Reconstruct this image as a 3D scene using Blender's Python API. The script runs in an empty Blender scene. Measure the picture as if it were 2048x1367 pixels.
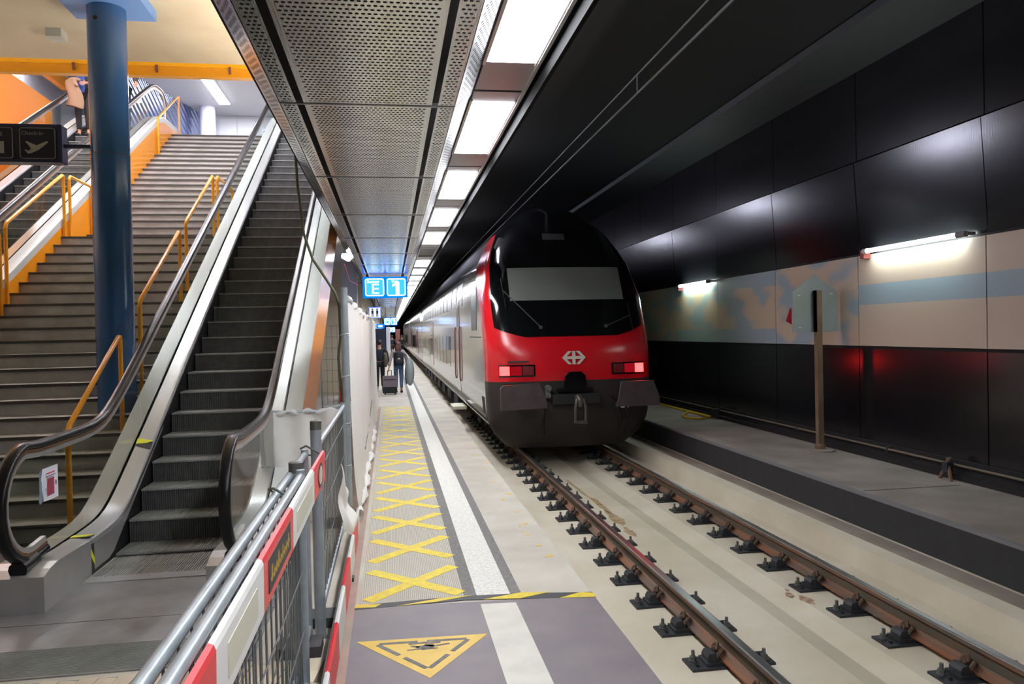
import bpy, math, random
from mathutils import Vector, Matrix
random.seed(7)
SC = bpy.context.scene
COL = SC.collection
H = 1.767                      # eye height above the platform
PI = math.pi

# ------------------------------------------------------------ camera
cam_d = bpy.data.cameras.new('camera'); cam = bpy.data.objects.new('camera', cam_d); COL.objects.link(cam)
FPX = 1540.0
cam_d.sensor_width = 36.0; cam_d.lens = FPX / 2048 * 36.0
cam_d.clip_start = 0.05; cam_d.clip_end = 400
_dy = Vector((-243.0, 15.5, -FPX)).normalized()
_up = Vector((-0.024, 1, 0)); _up = (_up - _dy * _up.dot(_dy)).normalized()
_dx = _dy.cross(_up)
cam.matrix_world = Matrix.Translation((0, 0, H)) @ Matrix((_dx, _dy, _up)).to_4x4()
SC.camera = cam

# ------------------------------------------------------------ world, exposure, lamp powers
w = bpy.data.worlds.new('world'); SC.world = w; w.use_nodes = True
w.node_tree.nodes['Background'].inputs[0].default_value = (0.6, 0.7, 0.8, 1)
w.node_tree.nodes['Background'].inputs[1].default_value = 0.012
SC.view_settings.view_transform = 'Standard'; SC.view_settings.look = 'None'
SC.view_settings.exposure = 0.0; SC.view_settings.gamma = 1.0
SC.view_settings.use_curve_mapping = False
CANOPY_LAMP = 42.0
WALL_TUBE = 60.0
HALL_LAMP = 84.0
ASSUMED_FLOOD = 40.0  # power of the floodlights assumed on the canopy
LEFT_FILL = 6.0  # power of the fill lamps added left of the view
SOFFIT_STRIP = 100.0  # power of the added soffit uplights, shared with the works lamp

# ------------------------------------------------------------ helpers
def lin(c):
    def f(v):
        v /= 255.0
        return v / 12.92 if v <= 0.04045 else ((v + 0.055) / 1.055) ** 2.4
    return (f(c[0]), f(c[1]), f(c[2]), 1)

def mat(name, rgb, rough=0.6, metal=0.0, var=0.0, scale=8.0, rgb2=None, bump=0.0, bscale=60.0, stretch=None, spec=0.5, aniso=0.0, coords='Object', detail=6):
    m = bpy.data.materials.new(name); m.use_nodes = True
    nt = m.node_tree; b = nt.nodes['Principled BSDF']
    b.inputs['Base Color'].default_value = lin(rgb); b.inputs['Roughness'].default_value = rough
    b.inputs['Metallic'].default_value = metal; b.inputs['Specular IOR Level'].default_value = spec
    if aniso: b.inputs['Anisotropic'].default_value = aniso
    if var or rgb2 or bump:
        tc = nt.nodes.new('ShaderNodeTexCoord'); mp = nt.nodes.new('ShaderNodeMapping')
        if stretch: mp.inputs['Scale'].default_value = stretch
        nt.links.new(tc.outputs[coords], mp.inputs[0])
        if var or rgb2:
            n = nt.nodes.new('ShaderNodeTexNoise'); n.inputs['Scale'].default_value = scale; n.inputs['Detail'].default_value = detail
            nt.links.new(mp.outputs[0], n.inputs['Vector'])
            r = nt.nodes.new('ShaderNodeValToRGB')
            c1 = lin(rgb); c2 = lin(rgb2) if rgb2 else tuple(max(0, v * (1 - var)) for v in c1[:3]) + (1,)
            r.color_ramp.elements[0].position = 0.35; r.color_ramp.elements[1].position = 0.68
            r.color_ramp.elements[0].color = c2; r.color_ramp.elements[1].color = c1
            nt.links.new(n.outputs[0], r.inputs[0]); nt.links.new(r.outputs[0], b.inputs['Base Color'])
        if bump:
            n2 = nt.nodes.new('ShaderNodeTexNoise'); n2.inputs['Scale'].default_value = bscale; n2.inputs['Detail'].default_value = 4
            nt.links.new(mp.outputs[0], n2.inputs['Vector'])
            bp = nt.nodes.new('ShaderNodeBump'); bp.inputs['Strength'].default_value = bump; bp.inputs['Distance'].default_value = 0.01
            nt.links.new(n2.outputs[0], bp.inputs['Height']); nt.links.new(bp.outputs[0], b.inputs['Normal'])
    return m

def emit(name, rgb, strength):
    m = bpy.data.materials.new(name); m.use_nodes = True; nt = m.node_tree
    nt.nodes.clear(); o = nt.nodes.new('ShaderNodeOutputMaterial'); e = nt.nodes.new('ShaderNodeEmission')
    e.inputs[0].default_value = lin(rgb); e.inputs[1].default_value = strength
    nt.links.new(e.outputs[0], o.inputs[0]); return m

def glass(name, tint=(235, 245, 240), ior=1.5, base=0.0):
    m = bpy.data.materials.new(name); m.use_nodes = True; nt = m.node_tree; nt.nodes.clear()
    o = nt.nodes.new('ShaderNodeOutputMaterial'); t = nt.nodes.new('ShaderNodeBsdfTransparent'); g = nt.nodes.new('ShaderNodeBsdfGlossy')
    t.inputs[0].default_value = lin(tint); g.inputs['Roughness'].default_value = 0.02
    f = nt.nodes.new('ShaderNodeFresnel'); f.inputs[0].default_value = ior
    mx = nt.nodes.new('ShaderNodeMixShader')
    nt.links.new(f.outputs[0], mx.inputs[0]); nt.links.new(t.outputs[0], mx.inputs[1]); nt.links.new(g.outputs[0], mx.inputs[2])
    nt.links.new(mx.outputs[0], o.inputs[0]); return m

WLOC = {}
def tag(o, label=None, cat=None, group=None, kind=None):
    if label: o['label'] = label
    if cat: o['category'] = cat
    if group: o['group'] = group
    if kind: o['kind'] = kind
    return o
def thing(name, label, cat, loc=(0, 0, 0), rotz=0.0, group=None):
    o = bpy.data.objects.new(name, None); COL.objects.link(o); o.empty_display_size = 0.1
    o.location = loc; o.rotation_euler = (0, 0, rotz); WLOC[o.name] = Vector(loc)
    return tag(o, label, cat, group)
def link(name, me, parent=None, loc=(0, 0, 0), rot=(0, 0, 0)):
    o = bpy.data.objects.new(name, me); COL.objects.link(o); o.location = loc; o.rotation_euler = rot
    if parent: o.parent = parent
    return o

class MB:
    def __init__(s): s.v = []; s.f = []
    def add(s, vs, fs):
        n = len(s.v); s.v += [tuple(p) for p in vs]; s.f += [tuple(i + n for i in f) for f in fs]; return s
    def box(s, x0, x1, y0, y1, z0, z1):
        return s.add([(x0,y0,z0),(x1,y0,z0),(x1,y1,z0),(x0,y1,z0),(x0,y0,z1),(x1,y0,z1),(x1,y1,z1),(x0,y1,z1)],
                     [(0,3,2,1),(4,5,6,7),(0,1,5,4),(1,2,6,5),(2,3,7,6),(3,0,4,7)])
    def prism(s, poly, a0, a1, axis='x'):
        n = len(poly)
        def P(p, a): return {'x': (a, p[0], p[1]), 'y': (p[0], a, p[1]), 'z': (p[0], p[1], a)}[axis]
        vs = [P(p, a0) for p in poly] + [P(p, a1) for p in poly]
        fs = [tuple(range(n))[::-1], tuple(range(n, 2*n))] + [(i, (i+1) % n, n+(i+1) % n, n+i) for i in range(n)]
        return s.add(vs, fs)
    def ribbon(s, pts, x0, x1):                    # open yz polyline swept along x
        n = len(pts)
        vs = [(x0, p[0], p[1]) for p in pts] + [(x1, p[0], p[1]) for p in pts]
        return s.add(vs, [(i, i+1, n+i+1, n+i) for i in range(n-1)])
    def tube(s, pts, r, n=10, cap=True, closed=False):
        pts = [Vector(p) for p in pts]; m = len(pts)
        rr = r if isinstance(r, (list, tuple)) else [r]*m
        vs = []; prev = None
        for i, p in enumerate(pts):
            a = pts[max(0, i-1)]; b = pts[min(m-1, i+1)]
            if closed: a = pts[i-1]; b = pts[(i+1) % m]
            t = (b-a).normalized()
            if prev is None:
                q = Vector((0, 0, 1)) if abs(t.z) < 0.9 else Vector((1, 0, 0))
                u = t.cross(q).normalized()
            else:
                u = (prev - t*prev.dot(t)).normalized()
            prev = u; w_ = t.cross(u)
            for k in range(n):
                an = 2*PI*k/n
                vs.append(p + (u*math.cos(an) + w_*math.sin(an))*rr[i])
        fs = []
        for i in range(m if closed else m-1):
            j = (i+1) % m
            for k in range(n):
                fs.append((i*n+k, i*n+(k+1) % n, j*n+(k+1) % n, j*n+k))
        if cap and not closed: fs += [tuple(range(n))[::-1], tuple((m-1)*n+k for k in range(n))]
        return s.add(vs, fs)
    def cyl(s, c, r, h, n=16, axis='z'):
        d = {'x': Vector((1,0,0)), 'y': Vector((0,1,0)), 'z': Vector((0,0,1))}[axis]
        c = Vector(c); return s.tube([c, c+d*h], r, n)
    def lathe(s, prof, c=(0,0,0), n=20):
        vs = []; m = len(prof)
        for (r, z) in prof:
            for k in range(n):
                a = 2*PI*k/n; vs.append((c[0]+r*math.cos(a), c[1]+r*math.sin(a), c[2]+z))
        fs = [(i*n+k, i*n+(k+1) % n, (i+1)*n+(k+1) % n, (i+1)*n+k) for i in range(m-1) for k in range(n)]
        fs += [tuple(range(n))[::-1], tuple((m-1)*n+k for k in range(n))]
        return s.add(vs, fs)
    def ell(s, c, r, n=14, m=9):
        vs = []; fs = []
        for i in range(m+1):
            t = PI*i/m
            for k in range(n):
                a = 2*PI*k/n
                vs.append((c[0]+r[0]*math.sin(t)*math.cos(a), c[1]+r[1]*math.sin(t)*math.sin(a), c[2]+r[2]*math.cos(t)))
        for i in range(m):
            for k in range(n): fs.append((i*n+k, (i+1)*n+k, (i+1)*n+(k+1) % n, i*n+(k+1) % n))
        return s.add(vs, fs)
    def grid(s, fn, nu, nv):
        vs = [fn(i/nu, j/nv) for j in range(nv+1) for i in range(nu+1)]
        return s.add(vs, [(j*(nu+1)+i, j*(nu+1)+i+1, (j+1)*(nu+1)+i+1, (j+1)*(nu+1)+i) for j in range(nv) for i in range(nu)])
    def slabgrid(s, fn, fb, nu, nv):               # closed solid between two grids
        a = [fn(i/nu, j/nv) for j in range(nv+1) for i in range(nu+1)]
        b = [fb(i/nu, j/nv) for j in range(nv+1) for i in range(nu+1)]
        N = len(a); W = nu+1; fs = []
        for j in range(nv):
            for i in range(nu):
                q = (j*W+i, j*W+i+1, (j+1)*W+i+1, (j+1)*W+i)
                fs.append(q); fs.append(tuple(N+k for k in q[::-1]))
        for i in range(nu):
            fs.append((i+1, i, N+i, N+i+1)); t = nv*W; fs.append((t+i, t+i+1, N+t+i+1, N+t+i))
        for j in range(nv):
            fs.append((j*W, (j+1)*W, N+(j+1)*W, N+j*W)); e = nu; fs.append(((j+1)*W+e, j*W+e, N+j*W+e, N+(j+1)*W+e))
        return s.add(a+b, fs)
    def mesh(s, name, m, smooth=False, off=Vector((0,0,0))):
        me = bpy.data.meshes.new(name)
        me.from_pydata([(p[0]-off[0], p[1]-off[1], p[2]-off[2]) for p in s.v], [], s.f)
        if m: me.materials.append(m)
        if smooth:
            for p in me.polygons: p.use_smooth = True
        me.validate(); me.update(); return me
    def build(s, name, m, parent=None, smooth=False, local=False):
        off = Vector((0, 0, 0))
        if parent and not local: off = WLOC.get(parent.name, off)
        me = s.mesh(name, m, smooth, off); o = link(name, me, parent)
        WLOC[o.name] = off
        if smooth: autosmooth(o)
        return o

def autosmooth(o, ang=40):
    me = o.data
    import bmesh
    bm = bmesh.new(); bm.from_mesh(me)
    bmesh.ops.recalc_face_normals(bm, faces=bm.faces)
    for e in bm.edges:
        if len(e.link_faces) == 2 and e.calc_face_angle(0) > math.radians(ang): e.smooth = False
    bm.to_mesh(me); bm.free()

def struct(name, mb, m, parent=None, smooth=False):
    o = mb.build(name, m, parent, smooth)
    if parent is None: o['kind'] = 'structure'
    return o

def text(name, body, size, m, parent, loc, rot=(PI/2, 0, 0), ext=0.002, align='CENTER', sx=1.0):
    c = bpy.data.curves.new(name, 'FONT'); c.body = body; c.size = size; c.extrude = ext; c.align_x = align; c.align_y = 'CENTER'
    t = bpy.data.objects.new('tmp_text', c); COL.objects.link(t)
    dg = bpy.context.evaluated_depsgraph_get(); me = bpy.data.meshes.new_from_object(t.evaluated_get(dg))
    bpy.data.objects.remove(t); me.materials.clear(); me.materials.append(m)
    off = WLOC.get(parent.name, Vector((0,0,0))) if parent else Vector((0,0,0))
    o = link(name, me, parent, Vector(loc)-off, rot); o.scale = (sx, 1, 1); WLOC[o.name] = off
    return o

def copy_tree(o, parent=None, loc=None, label=None):
    c = o.copy(); COL.objects.link(c)
    if parent: c.parent = parent
    if loc is not None: c.location = loc
    if label: c['label'] = label
    for ch in list(o.children): copy_tree(ch, c)
    return c

def rrect(w_, h_, r, n=5):
    out = []
    for cx, cy, a0 in ((w_/2-r, h_/2-r, 0), (-w_/2+r, h_/2-r, PI/2), (-w_/2+r, -h_/2+r, PI), (w_/2-r, -h_/2+r, 1.5*PI)):
        for k in range(n+1):
            a = a0 + PI/2*k/n; out.append((cx+r*math.cos(a), cy+r*math.sin(a)))
    return out
def frame_ring(mb, cx, cz, w_, h_, r, t, y0, y1):   # rounded rectangular outline in an xz plane
    a = rrect(w_, h_, r); b = rrect(w_-2*t, h_-2*t, max(0.002, r-t)); n = len(a)
    vs = [(cx+p[0], y0, cz+p[1]) for p in a]+[(cx+p[0], y0, cz+p[1]) for p in b]+[(cx+p[0], y1, cz+p[1]) for p in a]+[(cx+p[0], y1, cz+p[1]) for p in b]
    fs = []
    for i in range(n):
        j = (i+1) % n
        fs += [(i, j, n+j, n+i), (2*n+i, 3*n+i, 3*n+j, 2*n+j), (i, 2*n+i, 2*n+j, j), (n+i, n+j, 3*n+j, 3*n+i)]
    return mb.add(vs, fs)

# ------------------------------------------------------------ materials
M = {}
M['platform'] = mat('platform_concrete', (194,189,177), 0.75, rgb2=(174,168,156), scale=1.6, bump=0.25, bscale=90)
M['paving_new'] = mat('paving_purple', (124,116,118), 0.55, rgb2=(112,104,110), scale=2.5, bump=0.1, bscale=150)
M['seam'] = mat('seam_dirty', (150,132,120), 0.8, rgb2=(168,140,126), scale=4, bump=0.3)
M['white_paint'] = mat('white_paint', (222,222,214), 0.7, rgb2=(196,194,188), scale=40, bump=0.3, bscale=120)
M['white_paint_new'] = mat('white_paint_clean', (205,203,192), 0.6, rgb2=(192,190,180), scale=5)
M['border_grey'] = mat('border_grey', (104,102,102), 0.8, rgb2=(126,124,120), scale=30, bump=0.4, bscale=120)
M['yellow_paint'] = mat('yellow_paint', (228,206,30), 0.6, rgb2=(206,182,60), scale=18, bump=0.3, bscale=120)
M['yellow_sticker'] = mat('yellow_sticker', (214,178,60), 0.5, rgb2=(204,166,48), scale=8)
M['tape_black'] = mat('tape_black', (52,52,54), 0.6)
M['tape_yellow'] = mat('tape_yellow', (222,222,40), 0.45)
M['slab'] = mat('track_slab', (206,198,180), 0.7, rgb2=(190,180,158), scale=1.3, bump=0.2, bscale=40)
M['slab_dark'] = mat('trough_dark', (150,138,126), 0.8, rgb2=(130,118,106), scale=2)
M['stain'] = mat('oil_stain', (140,112,74), 0.7, rgb2=(172,154,120), scale=9)
M['stain_red'] = mat('rust_stain', (140,100,84), 0.8, rgb2=(180,158,136), scale=20)
M['rust'] = mat('rail_rust', (136,82,46), 0.7, rgb2=(86,78,70), scale=3.0, stretch=(3, 0.4, 14), bump=0.3, bscale=60)
M['web'] = mat('rail_web', (74,72,64), 0.7, rgb2=(90,72,54), scale=5)
M['railhead'] = mat('rail_head_steel', (205,206,206), 0.3, metal=1.0)
M['clip_iron'] = mat('clip_iron', (60,62,66), 0.55, metal=0.3, var=0.4, scale=20)
M['clip_rust'] = mat('clip_rust', (104,74,52), 0.7, rgb2=(70,58,48), scale=25)
M['bolt'] = mat('bolt_steel', (112,112,108), 0.5, metal=0.6)
M['walk'] = mat('walkway_concrete', (150,140,132), 0.8, rgb2=(124,116,108), scale=1.5, bump=0.3, bscale=50)
M['dark_face'] = mat('dark_coating', (44,45,46), 0.7, rgb2=(38,38,39), scale=6)
M['dark_wall'] = mat('dark_wall', (18,18,20), 0.7)
M['black_panel'] = mat('black_panel', (22,22,25), 0.19, spec=0.6, bump=0.03, bscale=14, stretch=(1, 6, 0.35))
M['black_ceiling'] = mat('black_ceiling', (34,35,36), 0.8, spec=0.2)
M['black_fascia'] = mat('black_fascia', (13,13,15), 0.8, spec=0.08)
M['orange_matt'] = mat('orange_matt', (226,136,14), 0.6, spec=0.25)
M['cable'] = mat('cable_grey', (96,98,70), 0.6)
M['conduit'] = mat('conduit', (104,92,76), 0.6)
M['steel_perf'] = mat('perforated_steel', (192,192,191), 0.2, metal=1.0, bump=0.15, bscale=22, stretch=(5, 0.25, 1))
M['fascia_perf'] = mat('fascia_perforated', (104,106,108), 0.45, metal=0.5)
M['dark_back'] = mat('void_backing', (16,16,17), 0.8)
M['gear'] = mat('gear_cover', (150,150,152), 0.35, metal=0.6)
M['lamp'] = emit('lamp_diffuser', (248,250,255), CANOPY_LAMP)
M['lamp_off'] = mat('lamp_unlit', (120,118,122), 0.5)
M['tube'] = emit('tube_glow', (236,252,248), WALL_TUBE)
M['hall_lamp'] = emit('hall_diffuser', (250,248,255), HALL_LAMP)
M['left_fill'] = emit('left_fill_glow', (248,248,250), LEFT_FILL)
M['soffit_strip'] = emit('soffit_strip_glow', (255,248,236), SOFFIT_STRIP)  # glow of the added soffit uplights, also the works lamp tube
M['added_uplight'] = emit('assumed_flood_glow', (232,232,255), ASSUMED_FLOOD)  # glow of the unseen floodlights assumed on the canopy
M['white_plastic'] = mat('white_plastic', (214,216,218), 0.4)
M['soffit'] = mat('concrete_soffit', (214,198,170), 0.8, rgb2=(192,174,146), scale=0.9, bump=0.15, bscale=20)
M['yellow'] = mat('yellow_enamel', (228,152,14), 0.3)
M['orange'] = mat('orange_panel', (232,146,22), 0.24)
M['blue_col'] = mat('blue_enamel', (46,84,130), 0.22)
M['blue_plate'] = mat('blue_plate', (110,150,206), 0.4)
M['stair'] = mat('stair_granite', (172,169,162), 0.6, rgb2=(146,142,136), scale=3, bump=0.15, bscale=80)
M['stair_tread'] = mat('stair_tread', (150,146,138), 0.6, rgb2=(126,122,116), scale=5)
M['nosing'] = mat('stair_nosing', (58,54,50), 0.7)
M['esc_step'] = mat('escalator_step', (92,93,92), 0.5, metal=0.2, var=0.3, scale=10)
M['esc_tread'] = mat('escalator_tread', (150,152,150), 0.5, metal=0.3, var=0.25, scale=8)
M['skirt'] = mat('skirt_black', (26,26,28), 0.4)
M['deck'] = mat('deck_aluminium', (206,206,208), 0.26, metal=0.6, bump=0.05, bscale=40, stretch=(12, 0.3, 0.3))
M['steel'] = mat('stainless', (186,184,182), 0.32, metal=0.55, var=0.1, scale=6)
M['floor_plate'] = mat('floor_plate', (150,149,150), 0.38, metal=0.35, rgb2=(124,123,124), scale=3)
M['rubber'] = mat('handrail_rubber', (18,18,20), 0.32, spec=0.4)
M['copper'] = mat('guide_copper', (170,132,108), 0.3, metal=0.8)
M['clad_white'] = mat('cladding_white', (205,208,206), 0.35, var=0.06, scale=2)
M['glass'] = glass('balustrade_glass')
M['paper'] = mat('paper', (224,222,232), 0.7)
M['paper_red'] = mat('print_red', (178,44,70), 0.7)
M['paper_grey'] = mat('print_grey', (96,96,104), 0.7)
M['galv'] = mat('galvanised', (168,178,184), 0.38, metal=0.35, var=0.18, scale=14)
M['wire'] = mat('fence_wire', (128,134,138), 0.45, metal=0.6)
M['red_plastic'] = mat('red_plastic', (226,58,66), 0.4)
M['board_white'] = mat('board_white', (228,228,224), 0.45)
M['reflector'] = mat('reflective_film', (208,206,186), 0.5)
M['label_black'] = mat('label_black', (58,56,60), 0.6)
M['label_yellow'] = mat('label_yellow', (186,150,30), 0.6)
M['sheet'] = mat('white_sheet', (250,248,244), 0.85, var=0.05, scale=2, bump=0.1, bscale=30)
M['net'] = mat('white_netting', (240,240,238), 0.9, var=0.08, scale=12, bump=0.2, bscale=200)
for nm in ('sheet', 'net'):
    nt = M[nm].node_tree; b = nt.nodes['Principled BSDF']; oo = nt.nodes['Material Output']
    tl_ = nt.nodes.new('ShaderNodeBsdfTranslucent'); tl_.inputs[0].default_value = lin((235,232,228)); mx_ = nt.nodes.new('ShaderNodeMixShader'); mx_.inputs[0].default_value = 0.25
    nt.links.new(b.outputs[0], mx_.inputs[1]); nt.links.new(tl_.outputs[0], mx_.inputs[2]); nt.links.new(mx_.outputs[0], oo.inputs[0])
M['tile'] = mat('floor_tile', (204,192,170), 0.6, rgb2=(186,172,150), scale=6)
M['grout'] = mat('grout', (120,108,96), 0.8)
M['grey_wall'] = mat('plain_grey_wall', (186,186,190), 0.8, var=0.1, scale=1)
M['upper_wall'] = mat('upper_wall_panel', (206,209,216), 0.45)
M['upper_ceiling'] = mat('upper_ceiling', (176,178,182), 0.6)
M['wavy'] = mat('wavy_steel', (150,158,186), 0.22, metal=1.0)
M['white_col'] = mat('white_column', (208,208,224), 0.4)
M['train_red'] = mat('train_red', (206,22,34), 0.22, rgb2=(190,18,30), scale=1.2)
M['train_grey'] = mat('train_grey', (158,157,155), 0.1, rgb2=(150,148,146), scale=1)
M['train_mask'] = mat('train_mask', (12,13,15), 0.1)
M['train_roof'] = mat('train_roof', (22,23,26), 0.5)
M['apron'] = mat('train_apron', (44,35,35), 0.6, rgb2=(32,28,28), scale=3)
M['train_under'] = mat('train_underside', (26,25,25), 0.8)
M['blind'] = mat('sun_blind', (112,116,112), 0.35)
M['window'] = mat('train_window', (60,60,64), 0.05, spec=0.9)
M['window_up'] = mat('train_window_upper', (18,20,30), 0.22, spec=0.2)
M['door_red'] = mat('door_edge', (120,72,64), 0.5)
M['buffer'] = mat('buffer_pad', (66,55,57), 0.5, var=0.3, scale=6)
M['iron'] = mat('coupler_iron', (84,82,80), 0.4, metal=0.5)
M['tail_on'] = emit('tail_lamp', (200,24,40), 0.55)
M['tail_hot'] = emit('tail_lamp_core', (255,30,30), 24.0)
M['tail_off'] = mat('tail_lens', (110,30,36), 0.2)
M['chrome'] = mat('logo_metal', (214,208,196), 0.35, metal=0.2)
M['sign_blue'] = emit('sign_blue', (0,96,224), 2.3)
M['sign_cyan'] = emit('sign_cyan', (50,150,215), 2.3)
M['sign_white'] = emit('sign_white', (240,255,255), 3.0)
M['sign_case'] = mat('sign_case', (36,44,76), 0.4)
M['sign_face'] = mat('sign_face', (22,24,38), 0.35)
M['sign_line'] = mat('sign_line', (128,132,132), 0.5)
M['sign_icon'] = mat('sign_icon', (146,146,134), 0.5)
M['sign_side'] = mat('sign_side', (72,78,128), 0.5)
M['wc_white'] = emit('sign_backlit_white', (226,232,255), 1.3)
M['rust_post'] = mat('post_rust', (126,104,82), 0.75, rgb2=(104,78,58), scale=8, stretch=(1,1,0.3))
M['sign_back'] = mat('sign_back', (150,158,162), 0.5, rgb2=(138,146,140), scale=2)
M['dark_blue'] = mat('dark_blue_void', (20,26,52), 0.6)
M['beige'] = mat('beige_wall', (196,184,164), 0.7)
M['skin'] = mat('skin', (176,124,98), 0.6)
M['skin_dark'] = mat('skin_tan', (140,92,72), 0.6)

# ------------------------------------------------------------ setting: platform
Y0, Y1 = -5.0, 130.0
fl = struct('floor', MB().box(-9.5, 1.295, Y0, Y1, -0.9, 0.0), M['platform'])
MB().prism([(-0.27, Y0), (1.293, Y0), (1.293, 4.95), (-0.27, 5.06)], 0.0, 0.004, 'z').build('paving_slab', M['paving_new'], fl)
MB().prism([(-0.36, Y0), (-0.275, Y0), (-0.262, 19.0), (-0.34, 19.0)], 0.0, 0.003, 'z').build('edge_seam', M['seam'], fl)
MB().prism([(0.535, Y0), (0.765, Y0), (0.765, 4.93), (0.535, 4.95)], 0.004, 0.006, 'z').build('painted_line', M['white_paint_new'], fl)
MB().box(0.53, 0.755, 5.04, 90, 0.0, 0.004).build('painted_line', M['white_paint'], fl)
MB().box(0.445, 0.53, 5.06, 90, 0.0, 0.003).build('line_border', M['border_grey'], fl)
MB().box(0.755, 0.83, 5.03, 90, 0.0, 0.003).build('line_border', M['border_grey'], fl)
# ribbed safety zone with yellow painted crosses
MB().box(-9.4, -2.68, Y0, 7.28, 0.0, 0.004).build('added_hall_floor', mat('added_dark_floor', (70,70,70), 0.5, rgb2=(56,56,57), scale=6), fl)  # unseen dark floor, added to cut bounce light on the lower risers
rz = bpy.data.materials.new('ribbed_zone'); rz.use_nodes = True
nt = rz.node_tree; b = nt.nodes['Principled BSDF']; b.inputs['Roughness'].default_value = 0.8
tc = nt.nodes.new('ShaderNodeTexCoord'); wv = nt.nodes.new('ShaderNodeTexWave'); wv.bands_direction = 'X'; wv.inputs['Scale'].default_value = 24; wv.inputs['Distortion'].default_value = 2.6; wv.inputs['Detail'].default_value = 3; wv.inputs['Detail Scale'].default_value = 6
rp = nt.nodes.new('ShaderNodeValToRGB'); rp.color_ramp.elements[0].color = lin((160,153,140)); rp.color_ramp.elements[1].color = lin((192,188,176)); rp.color_ramp.elements[0].position = 0.15; rp.color_ramp.elements[1].position = 0.6
bp = nt.nodes.new('ShaderNodeBump'); bp.inputs['Strength'].default_value = 0.5; bp.inputs['Distance'].default_value = 0.004
nt.links.new(tc.outputs['Object'], wv.inputs['Vector']); nt.links.new(wv.outputs['Fac'], rp.inputs[0]); nt.links.new(rp.outputs[0], b.inputs['Base Color'])
nt.links.new(wv.outputs['Fac'], bp.inputs['Height']); nt.links.new(bp.outputs[0], b.inputs['Normal'])
MB().box(-0.235, 0.445, 5.08, 19.2, 0.0, 0.003).build('ribbed_strip', rz, fl)
cr = MB()
def bar(mb, p, q, w_, z0, z1):
    p = Vector(p); q = Vector(q); d = (q-p).normalized(); n = Vector((-d.y, d.x))*w_/2
    mb.prism([tuple(p-n), tuple(q-n), tuple(q+n), tuple(p+n)], z0, z1, 'z')
bar(cr, (-0.31, -0.33), (0.31, 0.31), 0.105, 0, 0.002); bar(cr, (-0.31, 0.31), (0.31, -0.31), 0.105, 0.0004, 0.0024)
crm = cr.mesh('painted_cross', M['yellow_paint'])
for k in range(16): link('painted_cross', crm, fl, (0.118, 5.50+0.872*k, 0.0032))
# black and yellow tape across the paving joint
MB().prism([(-0.27, 5.02), (0.45, 5.05), (1.30, 4.92), (1.30, 5.02), (0.80, 5.10), (0.40, 5.13), (-0.26, 5.10)], 0.003, 0.0055, 'z').build('warning_tape', M['tape_black'], fl)
for pts in (((-0.27, 5.05), (-0.14, 5.04), (-0.10, 5.09), (-0.26, 5.11)), ((0.0, 5.03), (0.26, 5.055), (0.50, 5.13), (0.30, 5.12)),
            ((0.56, 5.03), (0.80, 5.0), (1.02, 5.08), (0.82, 5.11)), ((1.06, 4.95), (1.30, 4.92), (1.30, 5.0), (1.22, 5.03))):
    MB().prism(list(pts), 0.0055, 0.0068, 'z').build('tape_stripe', M['yellow_paint'], fl)
# yellow triangular floor sticker
tri = [(-0.236, 4.49), (0.52, 4.455), (0.158, 3.94)]
fs = MB().prism(tri, 0.0042, 0.0056, 'z').build('floor_sticker', M['yellow_sticker'], fl)
def lerp2(a, b, t): return (a[0]+(b[0]-a[0])*t, a[1]+(b[1]-a[1])*t)
cen = (0.147, 4.295)
mk = MB()
ti = [lerp2(cen, p, 0.70) for p in tri]; 
for i in range(3):
    a, c = ti[i], ti[(i+1) % 3]
    for t0, t1 in ((0.03, 0.44), (0.54, 0.97)):
        bar(mk, lerp2(a, c, t0), lerp2(a, c, t1), 0.028, 0.0056, 0.0064)
for p, q, wd in (((0.06, 4.395), (0.17, 4.40), 0.022), ((0.17, 4.385), (0.24, 4.39), 0.018), ((0.07, 4.365), (0.12, 4.34), 0.02), ((0.10, 4.33), (0.20, 4.34), 0.05), ((0.20, 4.34), (0.29, 4.36), 0.018), ((0.15, 4.37), (0.2, 4.34), 0.03), ((0.05, 4.31), (0.10, 4.315), 0.016), ((0.13, 4.305), (0.22, 4.31), 0.014)):
    bar(mk, p, q, wd, 0.0056, 0.0064)
mk.build('sticker_print', M['border_grey'], fs)
# worn orange paint flecks by the edge
fk = MB()
for k in range(26):
    y = random.uniform(5.6, 13); x = 1.14+random.uniform(-0.05, 0.09); s = random.uniform(0.015, 0.05)
    fk.prism([(x, y), (x+s, y+s*random.uniform(-.5,.5)), (x+s*0.8, y+s*1.5), (x-s*0.3, y+s)], 0.0, 0.0015, 'z')
o = fk.build('paint_flecks', M['yellow_sticker'], fl); o['kind'] = 'stuff'
# tiles along the front of the escalator landing
tl = MB().box(-0.045, 0.045, -0.145, 0.145, 0, 0.006).mesh('floor_tile', M['tile'])
MB().box(-3.1, -0.38, Y0, 4.30, 0.0, 0.002).build('tile_bed', M['grout'], fl)
for i in range(28):
    for j in range(5):
        link('floor_tile', tl, fl, (-3.05+0.096*i, 4.14-0.3*j+(0.02 if i % 2 else 0), 0.001), (0, 0, -0.12))
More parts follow.
